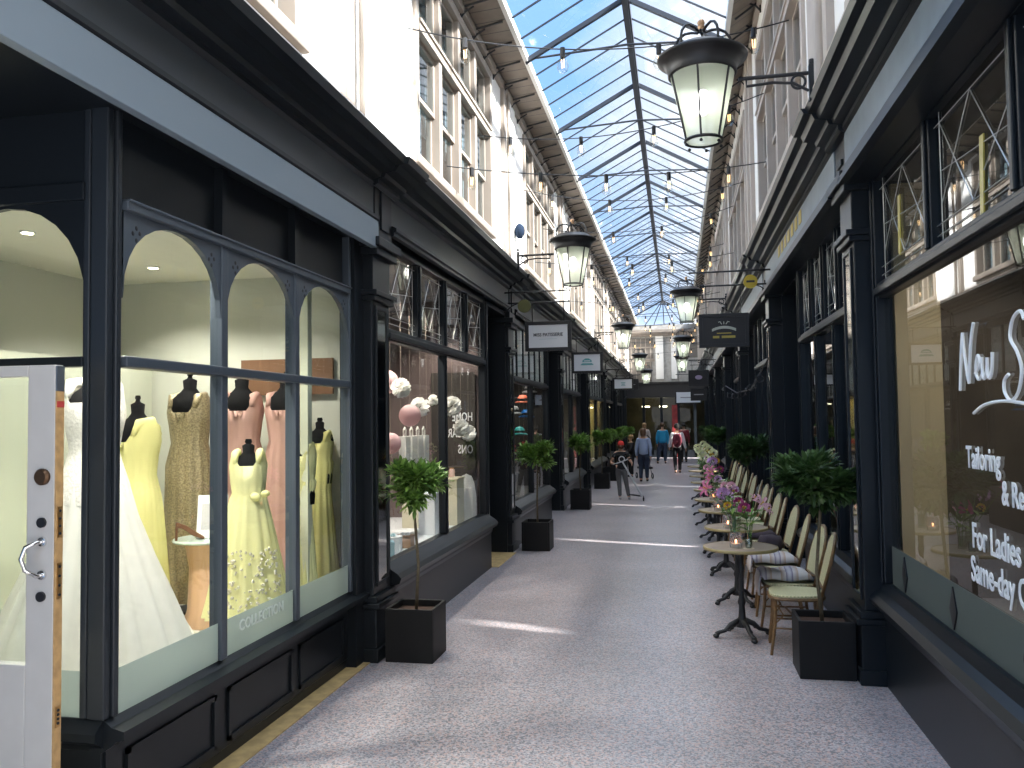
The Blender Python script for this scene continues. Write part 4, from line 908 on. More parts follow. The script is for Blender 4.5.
# ------------------------------------------------------------------ festoon strings
BULBG = glassmat('bulb_glass', (.93, .92, .88), 2.0); FIL = emit('filament', (1, .55, .2), 2.2)
def bulb0():
    b = MB().lathe([(.012, -.055), (.022, -.075), (.034, -.105), (.036, -.125), (.030, -.15), (.015, -.168), (0, -.172)], n=12).build('bulb', BULBG, None, smooth=True)
    MB().tube([(0, 0, .01), (0, 0, -.058)], .016, 8).build('socket', BLACK, b); MB().tube([(-.008, 0, -.07), (-.006, 0, -.13), (.006, 0, -.13), (.008, 0, -.07)], .002, 4).build('filament', FIL, b)
    return b
B0 = bulb0(); reg(); first = [True]
def festoon(a, b, sag, n, lab, ph=.5):
    a = Vector(a); b = Vector(b); e = empty('festoon_string', a, label=lab, cat='string lights', group='festoon strings across the arcade')
    P = lambda t: (b-a)*t+Vector((0, 0, -4*sag*t*(1-t)))
    MB().tube([P(i/16) for i in range(17)], .006, 5).build('cable', BLACK, e)
    for k in range(n):
        t = (k+ph)/n; c = B0 if first[0] else copy_tree(B0); first[0] = False
        c.parent = e; c.location = P(t); c.scale = (1.35, 1.35, 1.2)
ords = ['nearest', 'second', 'third', 'fourth', 'fifth', 'sixth', 'seventh', 'eighth', 'ninth', 'tenth', 'eleventh', 'twelfth', 'thirteenth', 'fourteenth']
ys = [6.7, 8.9, 11.6, 13.6, 15.8, 18.2, 20.4, 22.8, 25.2, 27.6, 30.0, 32.4, 34.8]
for i, y in enumerate(ys):
    zl, zr_ = (5.05, 5.15) if i % 2 == 0 else (5.0, 5.2)
    festoon((-2.14, y-.3+.3*(i % 2), zl), (1.0, y+.5-.5*(i % 2), zr_), .22, 4, 'festoon cable with clear bulbs spanning the arcade, %s from the camera' % ords[i], ph=.62 if i % 2 == 0 else .5)
for i, y in enumerate([7.6, 12.6, 17.0, 21.6, 26.4, 31.2]):
    festoon((-2.12, y, 4.25), (1.0, y+1.6, 4.55), .12, 5, 'lower festoon cable with clear bulbs crossing just above the cornices, %s of the low ones' % ords[i], ph=.35)
tag(MB().ball((-2.03, 10.9, 4.35), .07, 10, (1, 1, 1.5)).build('alarm_box', mat('blue_grey_plastic', (.02, .03, .05), .95, spec=0), smooth=True), 'small blue-grey box fixed to the white wall above the left cornice', 'alarm box')

# ------------------------------------------------------------------ foliage and planters
def leaf(m, p, dv, up, L, W):
    sd_ = dv.cross(up).normalized(); nn = sd_.cross(dv).normalized()
    a = p; b = p+dv*L*.35+sd_*W*.5+nn*W*.12; c = p+dv*L*.35-sd_*W*.5+nn*W*.12; dd = p+dv*L*.38; t = p+dv*L-nn*L*.12; b2 = p+dv*L*.75+sd_*W*.33; c2 = p+dv*L*.75-sd_*W*.33
    m.add([a, b, b2, t, c2, c, dd], [(0, 1, 6), (1, 2, 3, 6), (6, 3, 4, 5), (0, 6, 5)])
def crown(seed, rx, rz, n, L=.075):
    rg = random.Random(seed); m = MB(); sub = [(Vector((rg.uniform(-1, 1), rg.uniform(-1, 1), rg.uniform(-.8, .8))).normalized()*rg.uniform(.35, .88)) for _ in range(22)]
    for i in range(n):
        c = rg.choice(sub); dv = Vector((rg.gauss(0, 1), rg.gauss(0, 1), rg.gauss(.25, 1))).normalized()
        p = c+dv*rg.uniform(.05, .33); p = Vector((p.x*rx, p.y*rx, p.z*rz))
        ld = (dv*.8+Vector((p.x, p.y, p.z+.05)).normalized()*.35+Vector((rg.uniform(-.4, .4), rg.uniform(-.4, .4), rg.uniform(-.2, .5)))).normalized()
        leaf(m, p, ld, Vector((rg.uniform(-.3, .3), rg.uniform(-.3, .3), 1)), L*rg.uniform(.6, 1.25), L*.46)
    return m, sub
def bay_tree(seed, rx, rz, zc, n, lm, L=.075, lean=.02):
    e = empty('bay_tree', (0, 0, 0)); w2 = .185; h = .395
    m = MB(); t = .022
    m.box(-w2, w2, -w2, -w2+t, 0, h).box(-w2, w2, w2-t, w2, 0, h).box(-w2, -w2+t, -w2+t, w2-t, 0, h).box(w2-t, w2, -w2+t, w2-t, 0, h).box(-w2+t, w2-t, -w2+t, w2-t, .0, .02)
    m.build('planter_box', BOXM, e, bevel=.004)
    MB().box(-w2+t, w2-t, -w2+t, w2-t, .02, h-.05).build('soil', SOIL, e)
    k = MB().tube([(0, 0, h-.06), (lean, .005, h+.3), (-lean*.4, -.01, zc-rz*.8), (0, 0, zc)], [.014, .012, .011, .009], 8)
    cr_, sub = crown(seed, rx, rz, n, L)
    for s_ in sub: k.tube([(0, 0, zc-rz*.5), (s_.x*rx*.5, s_.y*rx*.5, zc+s_.z*rz*.3), (s_.x*rx, s_.y*rx, zc+s_.z*rz)], [.006, .004, .003], 4)
    k.build('trunk', TRUNK, e, smooth=True)
    cr_.xf(Matrix.Translation((0, 0, zc))).build('foliage', lm, e)
    return e
tL = bay_tree(3, .23, .225, 1.31, 1600, LEAF, .074); tR = bay_tree(8, .275, .20, 1.37, 2500, LEAFD, .085, lean=-.03); reg()
LPOS = [(-2.0, 6.17, 'nearest on the left, beside the bridal shop'), (-1.94, 11.48, 'second on the left'), (-1.93, 16.7, 'third on the left'), (-1.94, 21.65, 'fourth on the left, near the red-capped boy'), (-1.95, 24.4, 'fifth on the left'), (-1.95, 27.0, 'sixth on the left'), (-1.95, 29.6, 'seventh on the left'), (-1.93, 33.0, 'farthest on the left')]
RPOS = [(.975, 6.215, 'nearest on the right, in front of the closest chair'), (1.0, 12.7, 'second on the right, behind the cafe chairs'), (1.0, 21.8, 'third on the right'), (1.0, 27.5, 'farthest on the right')]
for pos, tr_ in ((LPOS, tL), (RPOS, tR)):
    for i, (x, y, lab) in enumerate(pos):
        o = tr_ if i == 0 else copy_tree(tr_)
        o.location = (x, y, 0); o.rotation_euler = (0, 0, 0 if i == 0 else (i % 4)*math.pi/2)
        if tr_ is tL and i: o.scale = (1.05, 1.05, 1.0)
        tag(o, 'bay tree in square black planter, '+lab, 'potted tree', 'bay trees in black planters')

# ------------------------------------------------------------------ cafe tables
TOP = mat('table_top', (.42, .33, .24), .35, noise=.25, nscale=4); TRIMM = mat('table_edge', (.34, .27, .12), .4); IRON = mat('cast_iron', (.018, .018, .02), .5, bump=.3, nscale=60)
def table():
    e = empty('cafe_table', (0, 0, 0))
    MB().lathe([(0, .735), (.292, .735), (.292, .715), (0, .715)], n=40).build('table_top', TOP, e)
    MB().lathe([(.292, .712), (.300, .714), (.302, .725), (.300, .737), (.292, .738)], n=40).build('table_rim', TRIMM, e, smooth=True)
    MB().lathe([(.10, .715), (.06, .70), (.028, .68), (.022, .60), (.028, .55), (.02, .50), (.022, .32), (.034, .28), (.024, .25), (.03, .16), (.045, .12), (.05, .08), (.0, .07)], n=16).build('stem', IRON, e, smooth=True)
    for k in range(4):
        a = R(20+90*k); ca, sa = math.cos(a), math.sin(a)
        m = MB(); m.tube([(.03*ca, .03*sa, .13), (.10*ca, .10*sa, .10), (.15*ca, .15*sa, .055), (.20*ca, .20*sa, .045), (.225*ca, .225*sa, .03)], [.024, .022, .016, .016, .022], 8)
        m.ball((.228*ca, .228*sa, .018), .026, 8, (1, 1, .7)); m.tube([(.08*ca, .08*sa, .105), (.12*ca-.03*sa, .12*sa+.03*ca, .06), (.16*ca, .16*sa, .06)], .008, 6)
        m.build('foot', IRON, e, smooth=True)
    return e
tb = table(); reg()
TY = [(.49, 7.12), (.54, 8.38), (.52, 9.9), (.50, 11.2), (.52, 12.7), (.5, 14.2), (.5, 15.7), (.5, 17.2), (.5, 18.8)]
for i, (x, y) in enumerate(TY):
    o = tb if i == 0 else copy_tree(tb); o.location = (x, y, 0); o.rotation_euler = (0, 0, R(i*11))
    tag(o, 'round bistro table with pale top and black iron foot, %s from the camera' % ords[i], 'table', 'round cafe tables along the right wall')
# ------------------------------------------------------------------ chairs
def weave():
    m = bpy.data.materials.new('woven_rattan'); m.use_nodes = True; t = m.node_tree; b = t.nodes['Principled BSDF']
    tcn = N(t, 'ShaderNodeTexCoord'); mp_ = N(t, 'ShaderNodeMapping'); mp_.inputs['Rotation'].default_value = (0, 0, R(45)); mp_.inputs['Scale'].default_value = (1, 1, 1)
    ck = N(t, 'ShaderNodeTexChecker', i_Scale=75.0); ck.inputs[1].default_value = (.66, .60, .36, 1); ck.inputs[2].default_value = (.40, .40, .22, 1)
    t.links.new(tcn.outputs['Object'], ck.inputs[0]); t.links.new(ck.outputs[0], b.inputs['Base Color']); b.inputs['Roughness'].default_value = .6
    bp = N(t, 'ShaderNodeBump'); bp.inputs[0].default_value = .5; t.links.new(ck.outputs[1], bp.inputs['Height']); t.links.new(bp.outputs[0], b.inputs['Normal'])
    return m
WEAVE = weave(); CANE = mat('cane_frame', (.22, .12, .045), .45, noise=.4, nscale=30)
def chair():
    """faces -x; back on +x side; origin under the seat centre"""
    e = empty('bistro_chair', (0, 0, 0)); n = 24
    pts = []
    for k in range(n):
        a = 2*math.pi*k/n; ca, sa = math.cos(a), math.sin(a)
        pts.append((.20*math.copysign(abs(ca)**.55, ca), .20*math.copysign(abs(sa)**.55, sa)*(1 if ca < 0 else .94)))
    m = MB(); m.prism(pts, 'z', .425, .455); m.build('seat', WEAVE, e, bevel=.008)
    MB().tube([(p[0]*1.0, p[1]*1.0, .425) for p in pts]+[(pts[0][0], pts[0][1], .425)], .014, 6, False).build('seat_rail', CANE, e)
    for sx_, sy_ in ((-1, -1), (-1, 1)):
        MB().tube([(-.155, sy_*.15, .43), (-.165, sy_*.158, .22), (-.195, sy_*.175, 0)], [.014, .013, .011], 8).build('leg', CANE, e)
    # back frame: rear legs run up into a tall rounded hoop
    def bk(yy, zz): return (.17+(zz-.43)*.25, yy, .43+(zz-.43)*.93)
    hoop = [bk(-.15, .43), bk(-.175, .58), bk(-.185, .72), bk(-.15, .85), bk(-.07, .92), bk(0, .935), bk(.07, .92), bk(.15, .85), bk(.185, .72), bk(.175, .58), bk(.15, .43)]
    for sy_ in (-1, 1): MB().tube([(.17, sy_*.15, .45), (.175, sy_*.15, .22), (.215, sy_*.165, 0)], [.014, .013, .011], 8).build('leg', CANE, e)
    MB().tube(hoop, .013, 8).tube([bk(-.165, .52), bk(0, .50), bk(.165, .52)], .010, 6).build('back_frame', CANE, e, smooth=True)
    m = MB(); hp = [(h[1]*.94, h[2]-.005*(1 if h[2] > .8 else 0)) for h in hoop]; hp = [(-.155, .52)]+hp[1:-1]+[(.155, .52)]
    o = len(m.v)
    for dx in (-.005, .005):
        for (yy, zz) in hp: m.v.append((bk(yy, zz)[0]+dx, yy, zz))
    k = len(hp); m.f += [tuple(range(k)), tuple(range(k, 2*k))[::-1]]+[(i, i+k, (i+1) % k+k, (i+1) % k) for i in range(k)]
    m.build('back_panel', WEAVE, e)
    MB().tube([(-.18, -.165, .2), (.18, -.155, .2)], .008, 6).tube([(-.18, .165, .2), (.18, .155, .2)], .008, 6).tube([(0, -.16, .2), (0, .16, .2)], .008, 6).tube([(-.16, -.155, .40), (-.10, -.17, .3), (-.175, -.16, .22)], .006, 5).tube([(-.16, .155, .40), (-.10, .17, .3), (-.175, .16, .22)], .006, 5).build('stretcher', CANE, e)
    return e
ch0 = chair(); reg()
CHY = [(6.76, 0), (7.2, 1), (8.0, 1), (8.75, 0), (9.62, 2), (10.15, 0), (10.95, 0), (11.5, 0), (12.25, 0), (13.15, 0), (13.75, 0), (14.6, 0), (15.4, 0), (16.0, 0), (16.9, 0), (17.5, 0), (18.5, 0)]
ords2 = ords+['fifteenth', 'sixteenth', 'seventeenth']
TH = bpy.data.materials.new('striped_throw'); TH.use_nodes = True
t = TH.node_tree; b = t.nodes['Principled BSDF']; b.inputs['Roughness'].default_value = .95
tcn = N(t, 'ShaderNodeTexCoord'); wv = N(t, 'ShaderNodeTexWave', i_Scale=1.5, i_Distortion=.6); wv.bands_direction = 'X'; t.links.new(tcn.outputs['Object'], wv.inputs[0])
rp = N(t, 'ShaderNodeValToRGB'); ee = rp.color_ramp; ee.elements[0].color = (.45, .43, .45, 1); ee.elements[1].color = (.50, .47, .46, 1); q = ee.elements.new(.12); q.color = (.16, .13, .20, 1); q = ee.elements.new(.2); q.color = (.48, .45, .44, 1); q = ee.elements.new(.7); q.color = (.38, .27, .20, 1); q = ee.elements.new(.78); q.color = (.5, .48, .47, 1)
t.links.new(wv.outputs[0], rp.inputs[0]); t.links.new(rp.outputs[0], b.inputs['Base Color'])
THD = mat('dark_throw', (.07, .05, .06), .95, noise=.3)
def throw(x, y, m_, lab, hang):
    e = empty('folded_throw', (x, y, .456), label=lab, cat='blanket')
    m = MB(); rg = random.Random(int(y*10)); nx, ny = 14, 10; o = 0
    def top(i, j):
        u_, v_ = i/nx, j/ny; xx_ = -.205+.38*u_; yy_ = (-.5+v_)*.30; ed = min(1, min(v_, 1-v_)*5, (1-u_)*6)
        return (xx_, yy_, .02+.055*math.sqrt(max(ed, 0))+.008*math.sin(9*u_+3*v_)+.006*math.sin(17*v_))
    for i in range(nx+1):
        for j in range(ny+1): m.v.append(top(i, j))
    for i in range(nx):
        for j in range(ny): q = i*(ny+1)+j; m.f.append((q, q+1, q+ny+2, q+ny+1))
    o = len(m.v)
    for k, (dx, dz) in enumerate(((-.02, .06), (-.035, .0), (-.04, -hang*.5), (-.035, -hang))):
        for j in range(ny+1): p = top(0, j); m.v.append((p[0]+dx+.006*math.sin(j*1.9+k), p[1]*(1+.05*k), dz))
    for k in range(3):
        for j in range(ny): q = o+k*(ny+1)+j; m.f.append((q, q+ny+1, q+ny+2, q+1))
    for j in range(ny): m.f.append((j, o+j, o+j+1, j+1))
    ob = m.build('cloth_fold', m_, e, smooth=True); sm_ = ob.modifiers.new('s', 'SOLIDIFY'); sm_.thickness = .012; sm_.offset = -1
for i, (y, th) in enumerate(CHY):
    o = ch0 if i == 0 else copy_tree(ch0)
    o.location = (.87, y, 0); o.rotation_euler = (0, 0, R((-4, 5, -3, 4)[i % 4]))
    tag(o, 'woven rattan bistro chair with cane hoop back, %s along the row from the camera' % ords2[i], 'chair', 'bistro chairs along the right wall')
throw(.87, 7.2, TH, 'striped grey throw folded over the second chair seat from the camera', .10)
throw(.87, 8.0, TH, 'striped grey throw folded over the third chair seat from the camera', .06)
throw(.87, 9.62, THD, 'dark throw bundled on the fifth chair seat from the camera', .03)
tag(MB().lathe([(.0, 0), (.10, 0), (.13, .06), (.10, .14), (0, .16)], cx=.9, cy=8.75, cz=.457, n=16, fn=lambda a, t: 1+.1*math.sin(5*a)).build('cushion', THD, smooth=True), 'small dark bundle on the fourth chair seat from the camera', 'cushion')

# ------------------------------------------------------------------ flowers and candle jars
def petalmat(n_, c): return clothmat(n_, c, .3, rough=.6)
PM = {'pink': petalmat('petal_pink', (.72, .22, .38)), 'pale': petalmat('petal_pale_pink', (.78, .48, .55)), 'lilac': petalmat('petal_lilac', (.55, .33, .58)), 'mag': petalmat('petal_magenta', (.42, .05, .20)), 'yellow': petalmat('petal_yellow', (.75, .50, .04)), 'cream': petalmat('petal_cream', (.72, .72, .45)), 'white': petalmat('petal_white', (.75, .74, .70))}
STEM = mat('green_stem', (.10, .22, .05), .6)
VGL = glassmat('vase_glass', (.80, .84, .80), 2.0); WATER = glassmat('vase_water', (.78, .86, .80), .8)
def lily(m, c, dv, r):
    a = dv.orthogonal().normalized(); b = dv.cross(a)
    for k in range(6):
        t = 2*math.pi*k/6; o_ = a*math.cos(t)+b*math.sin(t); s_ = dv.cross(o_)
        p = [c, c+o_*r*.35+dv*r*.35+s_*r*.16, c+o_*r*.8+dv*r*.42+s_*r*.16, c+o_*r*1.1+dv*r*.22, c+o_*r*.8+dv*r*.42-s_*r*.16, c+o_*r*.35+dv*r*.35-s_*r*.16, c+o_*r*.6+dv*r*.34]
        m.add(p, [(0, 1, 6), (1, 2, 6), (2, 3, 6), (3, 4, 6), (4, 5, 6), (5, 0, 6)])
def carn(m, c, dv, r, rg):
    for k in range(40):
        v = Vector((rg.gauss(0, 1), rg.gauss(0, 1), rg.gauss(0, 1))).normalized()
        if v.dot(dv) < -.3: v = -v
        a = v.orthogonal().normalized(); b = v.cross(a); p = c+v*r*.5
        m.add([p, p+v*r*.4+a*r*.3, p+v*r*.55, p+v*r*.4-a*r*.3], [(0, 1, 2, 3)])
def bouquet(x, y, z, fl, lab, h=.22, vr=.045, seed=1):
    rg = random.Random(seed); e = empty('flower_vase', (x, y, z), label=lab, cat='flowers', group=None)
    ob = MB().lathe([(0, .0), (vr, 0), (vr*.9, h*.3), (vr*.95, h*.7), (vr*1.15, h)], n=20).build('vase', VGL, e, smooth=True)
    MB().lathe([(0, .01), (vr*.85, .012), (vr*.85, h*.55), (0, h*.55)], n=16).build('water', WATER, e, smooth=True)
    stm = MB(); lf = MB()
    for (kind, col, dx, dy, dz, r) in fl:
        c = Vector((dx, dy, h+dz)); stm.tube([(dx*.1, dy*.1, .02), (dx*.25, dy*.25, h), tuple(c)], .003, 5)
        dv = (Vector((dx, dy-.12, .12))).normalized(); m = MB()
        if kind == 'lily': lily(m, c, dv, r)
        else: carn(m, c, dv, r, rg)
        f = m.build('bloom', PM[col], e)
        if kind == 'lily':
            MB().tube([c, c+dv*r*.5], .004, 4).ball(tuple(c+dv*r*.5), .007, 6, m=4).build('stamen', PM['yellow'], f)
        if col in ('mag', 'yellow'): MB().ball(tuple(c+dv*r*.5), r*.25, 8, m=5).build('flower_eye', PM['yellow'] if col == 'mag' else PM['mag'], f)
    for k in range(22):
        t = rg.random()*6.28; p = Vector((math.cos(t)*.03, math.sin(t)*.03, h*(.6+rg.random()*.9)))
        leaf(lf, p, Vector((math.cos(t), math.sin(t), rg.uniform(-.5, 1))).normalized(), Vector((0, 0, 1)), .10, .035)
    stm.build('stems', STEM, e); lf.build('leaves', LEAF, e)
bouquet(.46, 7.26, .738, [('lily', 'pink', -.22, -.05, .24, .085), ('carn', 'lilac', -.09, -.03, .20, .055), ('carn', 'lilac', -.05, .03, .18, .05), ('carn', 'yellow', -.06, -.06, .10, .035), ('carn', 'mag', .03, 0, .12, .05), ('carn', 'pale', -.02, .06, .25, .045), ('carn', 'mag', -.0, .08, .20, .04)], 'vase of pink lily, lilac and yellow blooms at back of nearest cafe table', seed=2)
bouquet(.56, 7.16, .738, [('lily', 'pale', .10, -.03, .16, .085), ('lily', 'pale', .15, .02, .11, .06), ('carn', 'mag', -.03, -.02, .12, .055), ('lily', 'pale', .06, .06, .20, .05)], 'vase with pale pink lilies and one magenta bloom, right side of nearest cafe table', h=.18, vr=.032, seed=5)
bouquet(.50, 8.45, .738, [('carn', 'pale', -.05, 0, .16, .05), ('carn', 'lilac', .04, 0, .13, .045), ('lily', 'pink', -.10, .03, .10, .06)], 'vase of pale pink and lilac blooms on the second cafe table', seed=6)
bouquet(.50, 9.95, .738, [('lily', 'pink', -.12, 0, .20, .09), ('carn', 'lilac', -.05, .0, .12, .05), ('lily', 'pink', -.14, .02, .13, .07)], 'vase with a large pink lily on the third cafe table', seed=7)
bouquet(.46, 11.2, .738, [('carn', 'lilac', -.02, 0, .26, .07), ('carn', 'mag', .08, 0, .16, .05), ('carn', 'pale', -.09, 0, .18, .05)], 'vase of lilac blooms on the fourth cafe table', seed=8)
for i, y in enumerate((12.7, 14.2, 15.7, 17.2)):
    bouquet(.46, y, .738, [('carn', 'cream', -.07, 0, .24, .08), ('carn', 'cream', .05, .02, .30, .08), ('carn', 'pale' if i % 2 else 'white', .01, -.03, .17, .06), ('carn', 'yellow', .1, 0, .2, .05)], 'vase of tall cream blooms on the %s cafe table' % ords[4+i], seed=20+i)
JAR = frostmat('frosted_jar', (.42, .45, .50), .62); FLAME = emit('candle_flame', (1, .35, .12), 4); WAX = mat('candle_wax', (.75, .65, .5), .6)
for i, (x, y) in enumerate([(.45, 7.03), (.46, 8.28), (.44, 9.78), (.44, 11.08), (.44, 12.5)]):
    e = empty('candle_jar', (x, y, .738), label='frosted glass candle jar with a small flame on the %s cafe table' % ords[i], cat='candle')
    MB().lathe([(.048, .0), (.052, .03), (.052, .10), (.045, .12)], n=20).build('jar', JAR, e, smooth=True); MB().lathe([(0, 0), (.036, 0), (.036, .035), (0, .035)], n=16).build('wax', WAX, e); MB().ball((0, 0, .052), .009, 8, (1, 1, 1.8), 6).build('flame', FLAME, e)
e = empty('water_glass', (.545, 6.98, .738), label='small clear glass in front of the vases on the nearest cafe table', cat='glass'); MB().lathe([(0, .004), (.026, .004), (.03, .075), (.028, .075), (.024, .01), (0, .01)], n=18).build('tumbler', VGL, e, smooth=True); MB().lathe([(0, 0), (.045, 0), (.045, .004), (0, .004)], n=18).build('coaster', WAX, e)

# garland chain hanging along the right shop fronts
m = MB()
e = empty('bunting_garland', (1.16, 10.9, 2.55), label='dark looped garland hanging along the right-hand shop fronts', cat='garland')
MB().tube([(.0, 0, .0), (-.02, 2.5, -.32), (-.02, 5.6, -.28), (0, 9.5, .0)], .012, 5).build('cord', BLACK, e)
for k in range(10): MB().ring((-.01, 1.0+k*.85, -.22-.12*math.sin(k/3)), .05, .012, 'x' if k % 2 else 'y', 12).build('loop', BLACK, e)

# ------------------------------------------------------------------ people
def skin(name, joints, edges, radii, m_, parent, sub=2):
    me = bpy.data.meshes.new(name); me.from_pydata(joints, edges, []); me.materials.append(m_)
    o = bpy.data.objects.new(name, me); C.objects.link(o); o.parent = parent
    s = o.modifiers.new('skin', 'SKIN'); s.use_smooth_shade = True; s.branch_smoothing = .6
    for i, r in enumerate(radii):
        v = me.skin_vertices[0].data[i]; v.radius = r if isinstance(r, tuple) else (r, r); v.use_root = (i == 0)
    b = o.modifiers.new('s', 'SUBSURF'); b.levels = 1; b.render_levels = sub
    return o
def person(x, y, rz, h, lab, skinm, hairm, topm, botm, shoem, pose, sleeves=True, shorts=False, hair_long=False, cap=None, build=1.0):
    """faces -y (towards the camera) at rz=0. pose: dict of hand positions (unit height 1.0), leg spread"""
    e = empty('person', (x, y, 0), rz, lab, 'person'); k = h
    lh = pose.get('lh', (.13, -.02, .46)); rh = pose.get('rh', (-.13, -.02, .46))
    le = pose.get('le', (.135, .01, .62)); re_ = pose.get('re', (-.135, .01, .62))
    lf = pose.get('lf', (.05, 0, .03)); rf = pose.get('rf', (-.05, 0, .03)); lk = pose.get('lk', (.052, -.01, .28)); rk = pose.get('rk', (-.052, -.01, .28))
    b = build
    J = [(0, 0, .52), (0, 0, .62), (0, 0, .74), (0, .0, .815), (0, -.005, .86), (0, -.01, .905), (0, -.012, .955),
         (.085, 0, .80), le, lh, (-.085, 0, .80), re_, rh, (.05, 0, .50), lk, lf, (-.05, 0, .50), rk, rf,
         (lf[0], lf[1]-.07, .018), (rf[0], rf[1]-.07, .018)]
    E_ = [(0, 1), (1, 2), (2, 3), (3, 4), (4, 5), (5, 6), (3, 7), (7, 8), (8, 9), (3, 10), (10, 11), (11, 12), (0, 13), (13, 14), (14, 15), (0, 16), (16, 17), (17, 18), (15, 19), (18, 20)]
    Rr = [(.075*b, .055*b), (.068*b, .05*b), (.08*b, .055*b), (.05, .04), (.028, .028), (.043, .052), (.040, .046), (.035, .035), (.025, .025), (.018, .018), (.035, .035), (.025, .025), (.018, .018), (.05*b, .05*b), (.035, .035), (.022, .022), (.05*b, .05*b), (.035, .035), (.022, .022), .016, .016]
    S = lambda L: [tuple(c*k for c in p) for p in L]; SR = lambda L: [((r if isinstance(r, tuple) else (r, r))[0]*k, (r if isinstance(r, tuple) else (r, r))[1]*k) for r in L]
    skin('body', S(J), E_, SR(Rr), skinm, e)
    # hands with fingers
    for hnd in (lh, rh):
        m = MB(); c = Vector(hnd)*k; m.ball(tuple(c+Vector((0, -.004, -.014))*k), .021*k, 8, (.6, 1, 1.2), 6)
        for q in range(4): m.tube([tuple(c+Vector((0, (-.016+q*.010), -.028))*k), tuple(c+Vector((0, -.02+q*.010, -.05-.004*(q in (1, 2))))*k)], .0050*k, 5)
        m.tube([tuple(c+Vector((0, -.02, -.012))*k), tuple(c+Vector((0, -.036, -.028))*k)], .0055*k, 5)
        m.build('hand', skinm, e, smooth=True)
    # face
    m = MB(); m.ball((0, -.062*k, .918*k), .008*k, 6, (1, 1, 1.6), 5); m.ball((.045*k, -.01*k, .92*k), .012*k, 6, (.5, 1, 1.5), 5).ball((-.045*k, -.01*k, .92*k), .012*k, 6, (.5, 1, 1.5), 5); m.build('nose_and_ears', skinm, e, smooth=True)
    MB().ball((.017*k, -.055*k, .932*k), .006*k, 6, m=4).ball((-.017*k, -.055*k, .932*k), .006*k, 6, m=4).build('eyes', BLACK, e); MB().ball((0, -.056*k, .893*k), .012*k, 6, (1, .4, .3), 4).build('mouth', mat('lips', (.45, .15, .13), .6), e)
    # top
    JT = [(0, 0, .455), (0, 0, .60), (0, 0, .74), (0, 0, .832), (.09, 0, .80), (le[0], le[1], le[2]), (-.09, 0, .80), (re_[0], re_[1], re_[2])]
    ET = [(0, 1), (1, 2), (2, 3), (3, 4), (4, 5), (3, 6), (6, 7)]; RT = [(.094*b, .072*b), (.088*b, .068*b), (.098*b, .072*b), (.062, .052), .052, .038, .052, .038]
    if sleeves:
        wl = tuple(le[i]+(lh[i]-le[i])*.92 for i in range(3)); wr = tuple(re_[i]+(rh[i]-re_[i])*.92 for i in range(3))
        JT += [wl, wr]; ET += [(5, 8), (7, 9)]; RT += [.026, .026]
    else:
        JT[5] = tuple((JT[4][i]*.45+le[i]*.55) for i in range(3)); JT[7] = tuple((JT[6][i]*.45+re_[i]*.55) for i in range(3))
    skin('shirt', S(JT), ET, SR(RT), topm, e)
    JB = [(0, 0, .58), (.05, 0, .48), lk, (lf[0], lf[1], .05), (-.05, 0, .48), rk, (rf[0], rf[1], .05)]
    RB = [(.082*b, .062*b), (.060*b, .060*b), .043*b, .033, (.060*b, .060*b), .043*b, .033]
    if shorts: JB[3] = tuple(JB[1][i]*.1+lk[i]*.9 for i in range(3)); JB[6] = tuple(JB[4][i]*.1+rk[i]*.9 for i in range(3))
    skin('trousers', S(JB), [(0, 1), (1, 2), (2, 3), (0, 4), (4, 5), (5, 6)], SR(RB), botm, e)
    for f in (lf, rf):
        m = MB(); m.ball((f[0]*k, (f[1]-.035)*k, .024*k), .030*k, 10, (.8, 2.0, .8), 6); z0 = f[2]-.03
        m.build('shoe', shoem, e, smooth=True).location.z = max(0, z0)*k
    if cap:
        MB().lathe([(.056, .93), (.058, .95), (.050, .985), (.025, 1.003), (0, 1.006)], n=20, sy=1.12).prism([(-.05, -.05), (-.045, -.10), (-.02, -.122), (.02, -.122), (.045, -.10), (.05, -.05)], 'z', .936, .944).xf(Matrix.Scale(k, 4)).build('cap', cap, e, smooth=True)
    m = MB().lathe([(.05, .905 if not hair_long else .86), (.057, .93), (.056, .96), (.046, .99), (.022, 1.002), (0, 1.004)], n=20, sy=1.15).xf(Matrix.Translation((0, .012*k, 0)) @ Matrix.Scale(k*(1 if not cap else .96), 4)); m.build('hair', hairm, e, smooth=True)
    return e
SKIN = mat('skin', (.55, .32, .22), .6); HB = mat('brown_hair', (.10, .05, .025), .7); HD = mat('dark_hair', (.02, .015, .012), .7); HBL = mat('fair_hair', (.32, .2, .09), .7)
cl = lambda n_, c: mat(n_, c, .85)
NAVY = cl('navy_denim', (.03, .045, .08)); BLK = cl('black_cloth', (.014, .014, .016)); GREY = cl('grey_cloth', (.13, .13, .135)); LBL = cl('pale_blue_shirt', (.30, .38, .56)); TURQ = cl('turquoise_shirt', (.02, .28, .50)); WHT = cl('white_shirt', (.62, .62, .64)); REDC = cl('red_cap', (.65, .04, .03)); MAR = cl('maroon_bag', (.13, .015, .03)); SHB = cl('shoe_black', (.02, .02, .02)); SHW = cl('shoe_grey', (.35, .35, .36))
kid = person(-1.25, 18.72, R(12), 1.30, 'boy in a red cap and black T-shirt with a white ring, holding up a scooter', SKIN, HB, BLK, GREY, SHW,
             dict(lh=(.16, -.16, .63), le=(.17, -.02, .64), rh=(-.10, -.14, .60), re=(-.18, .0, .63), lf=(.12, -.02, .03), lk=(.08, -.03, .28), rf=(-.03, 0, .03), rk=(-.04, -.01, .28)), sleeves=False, cap=REDC)
MB().ring((0, -.105, .90), .06, .012, 'y', 20).build('shirt_ring_print', WHT, kid)
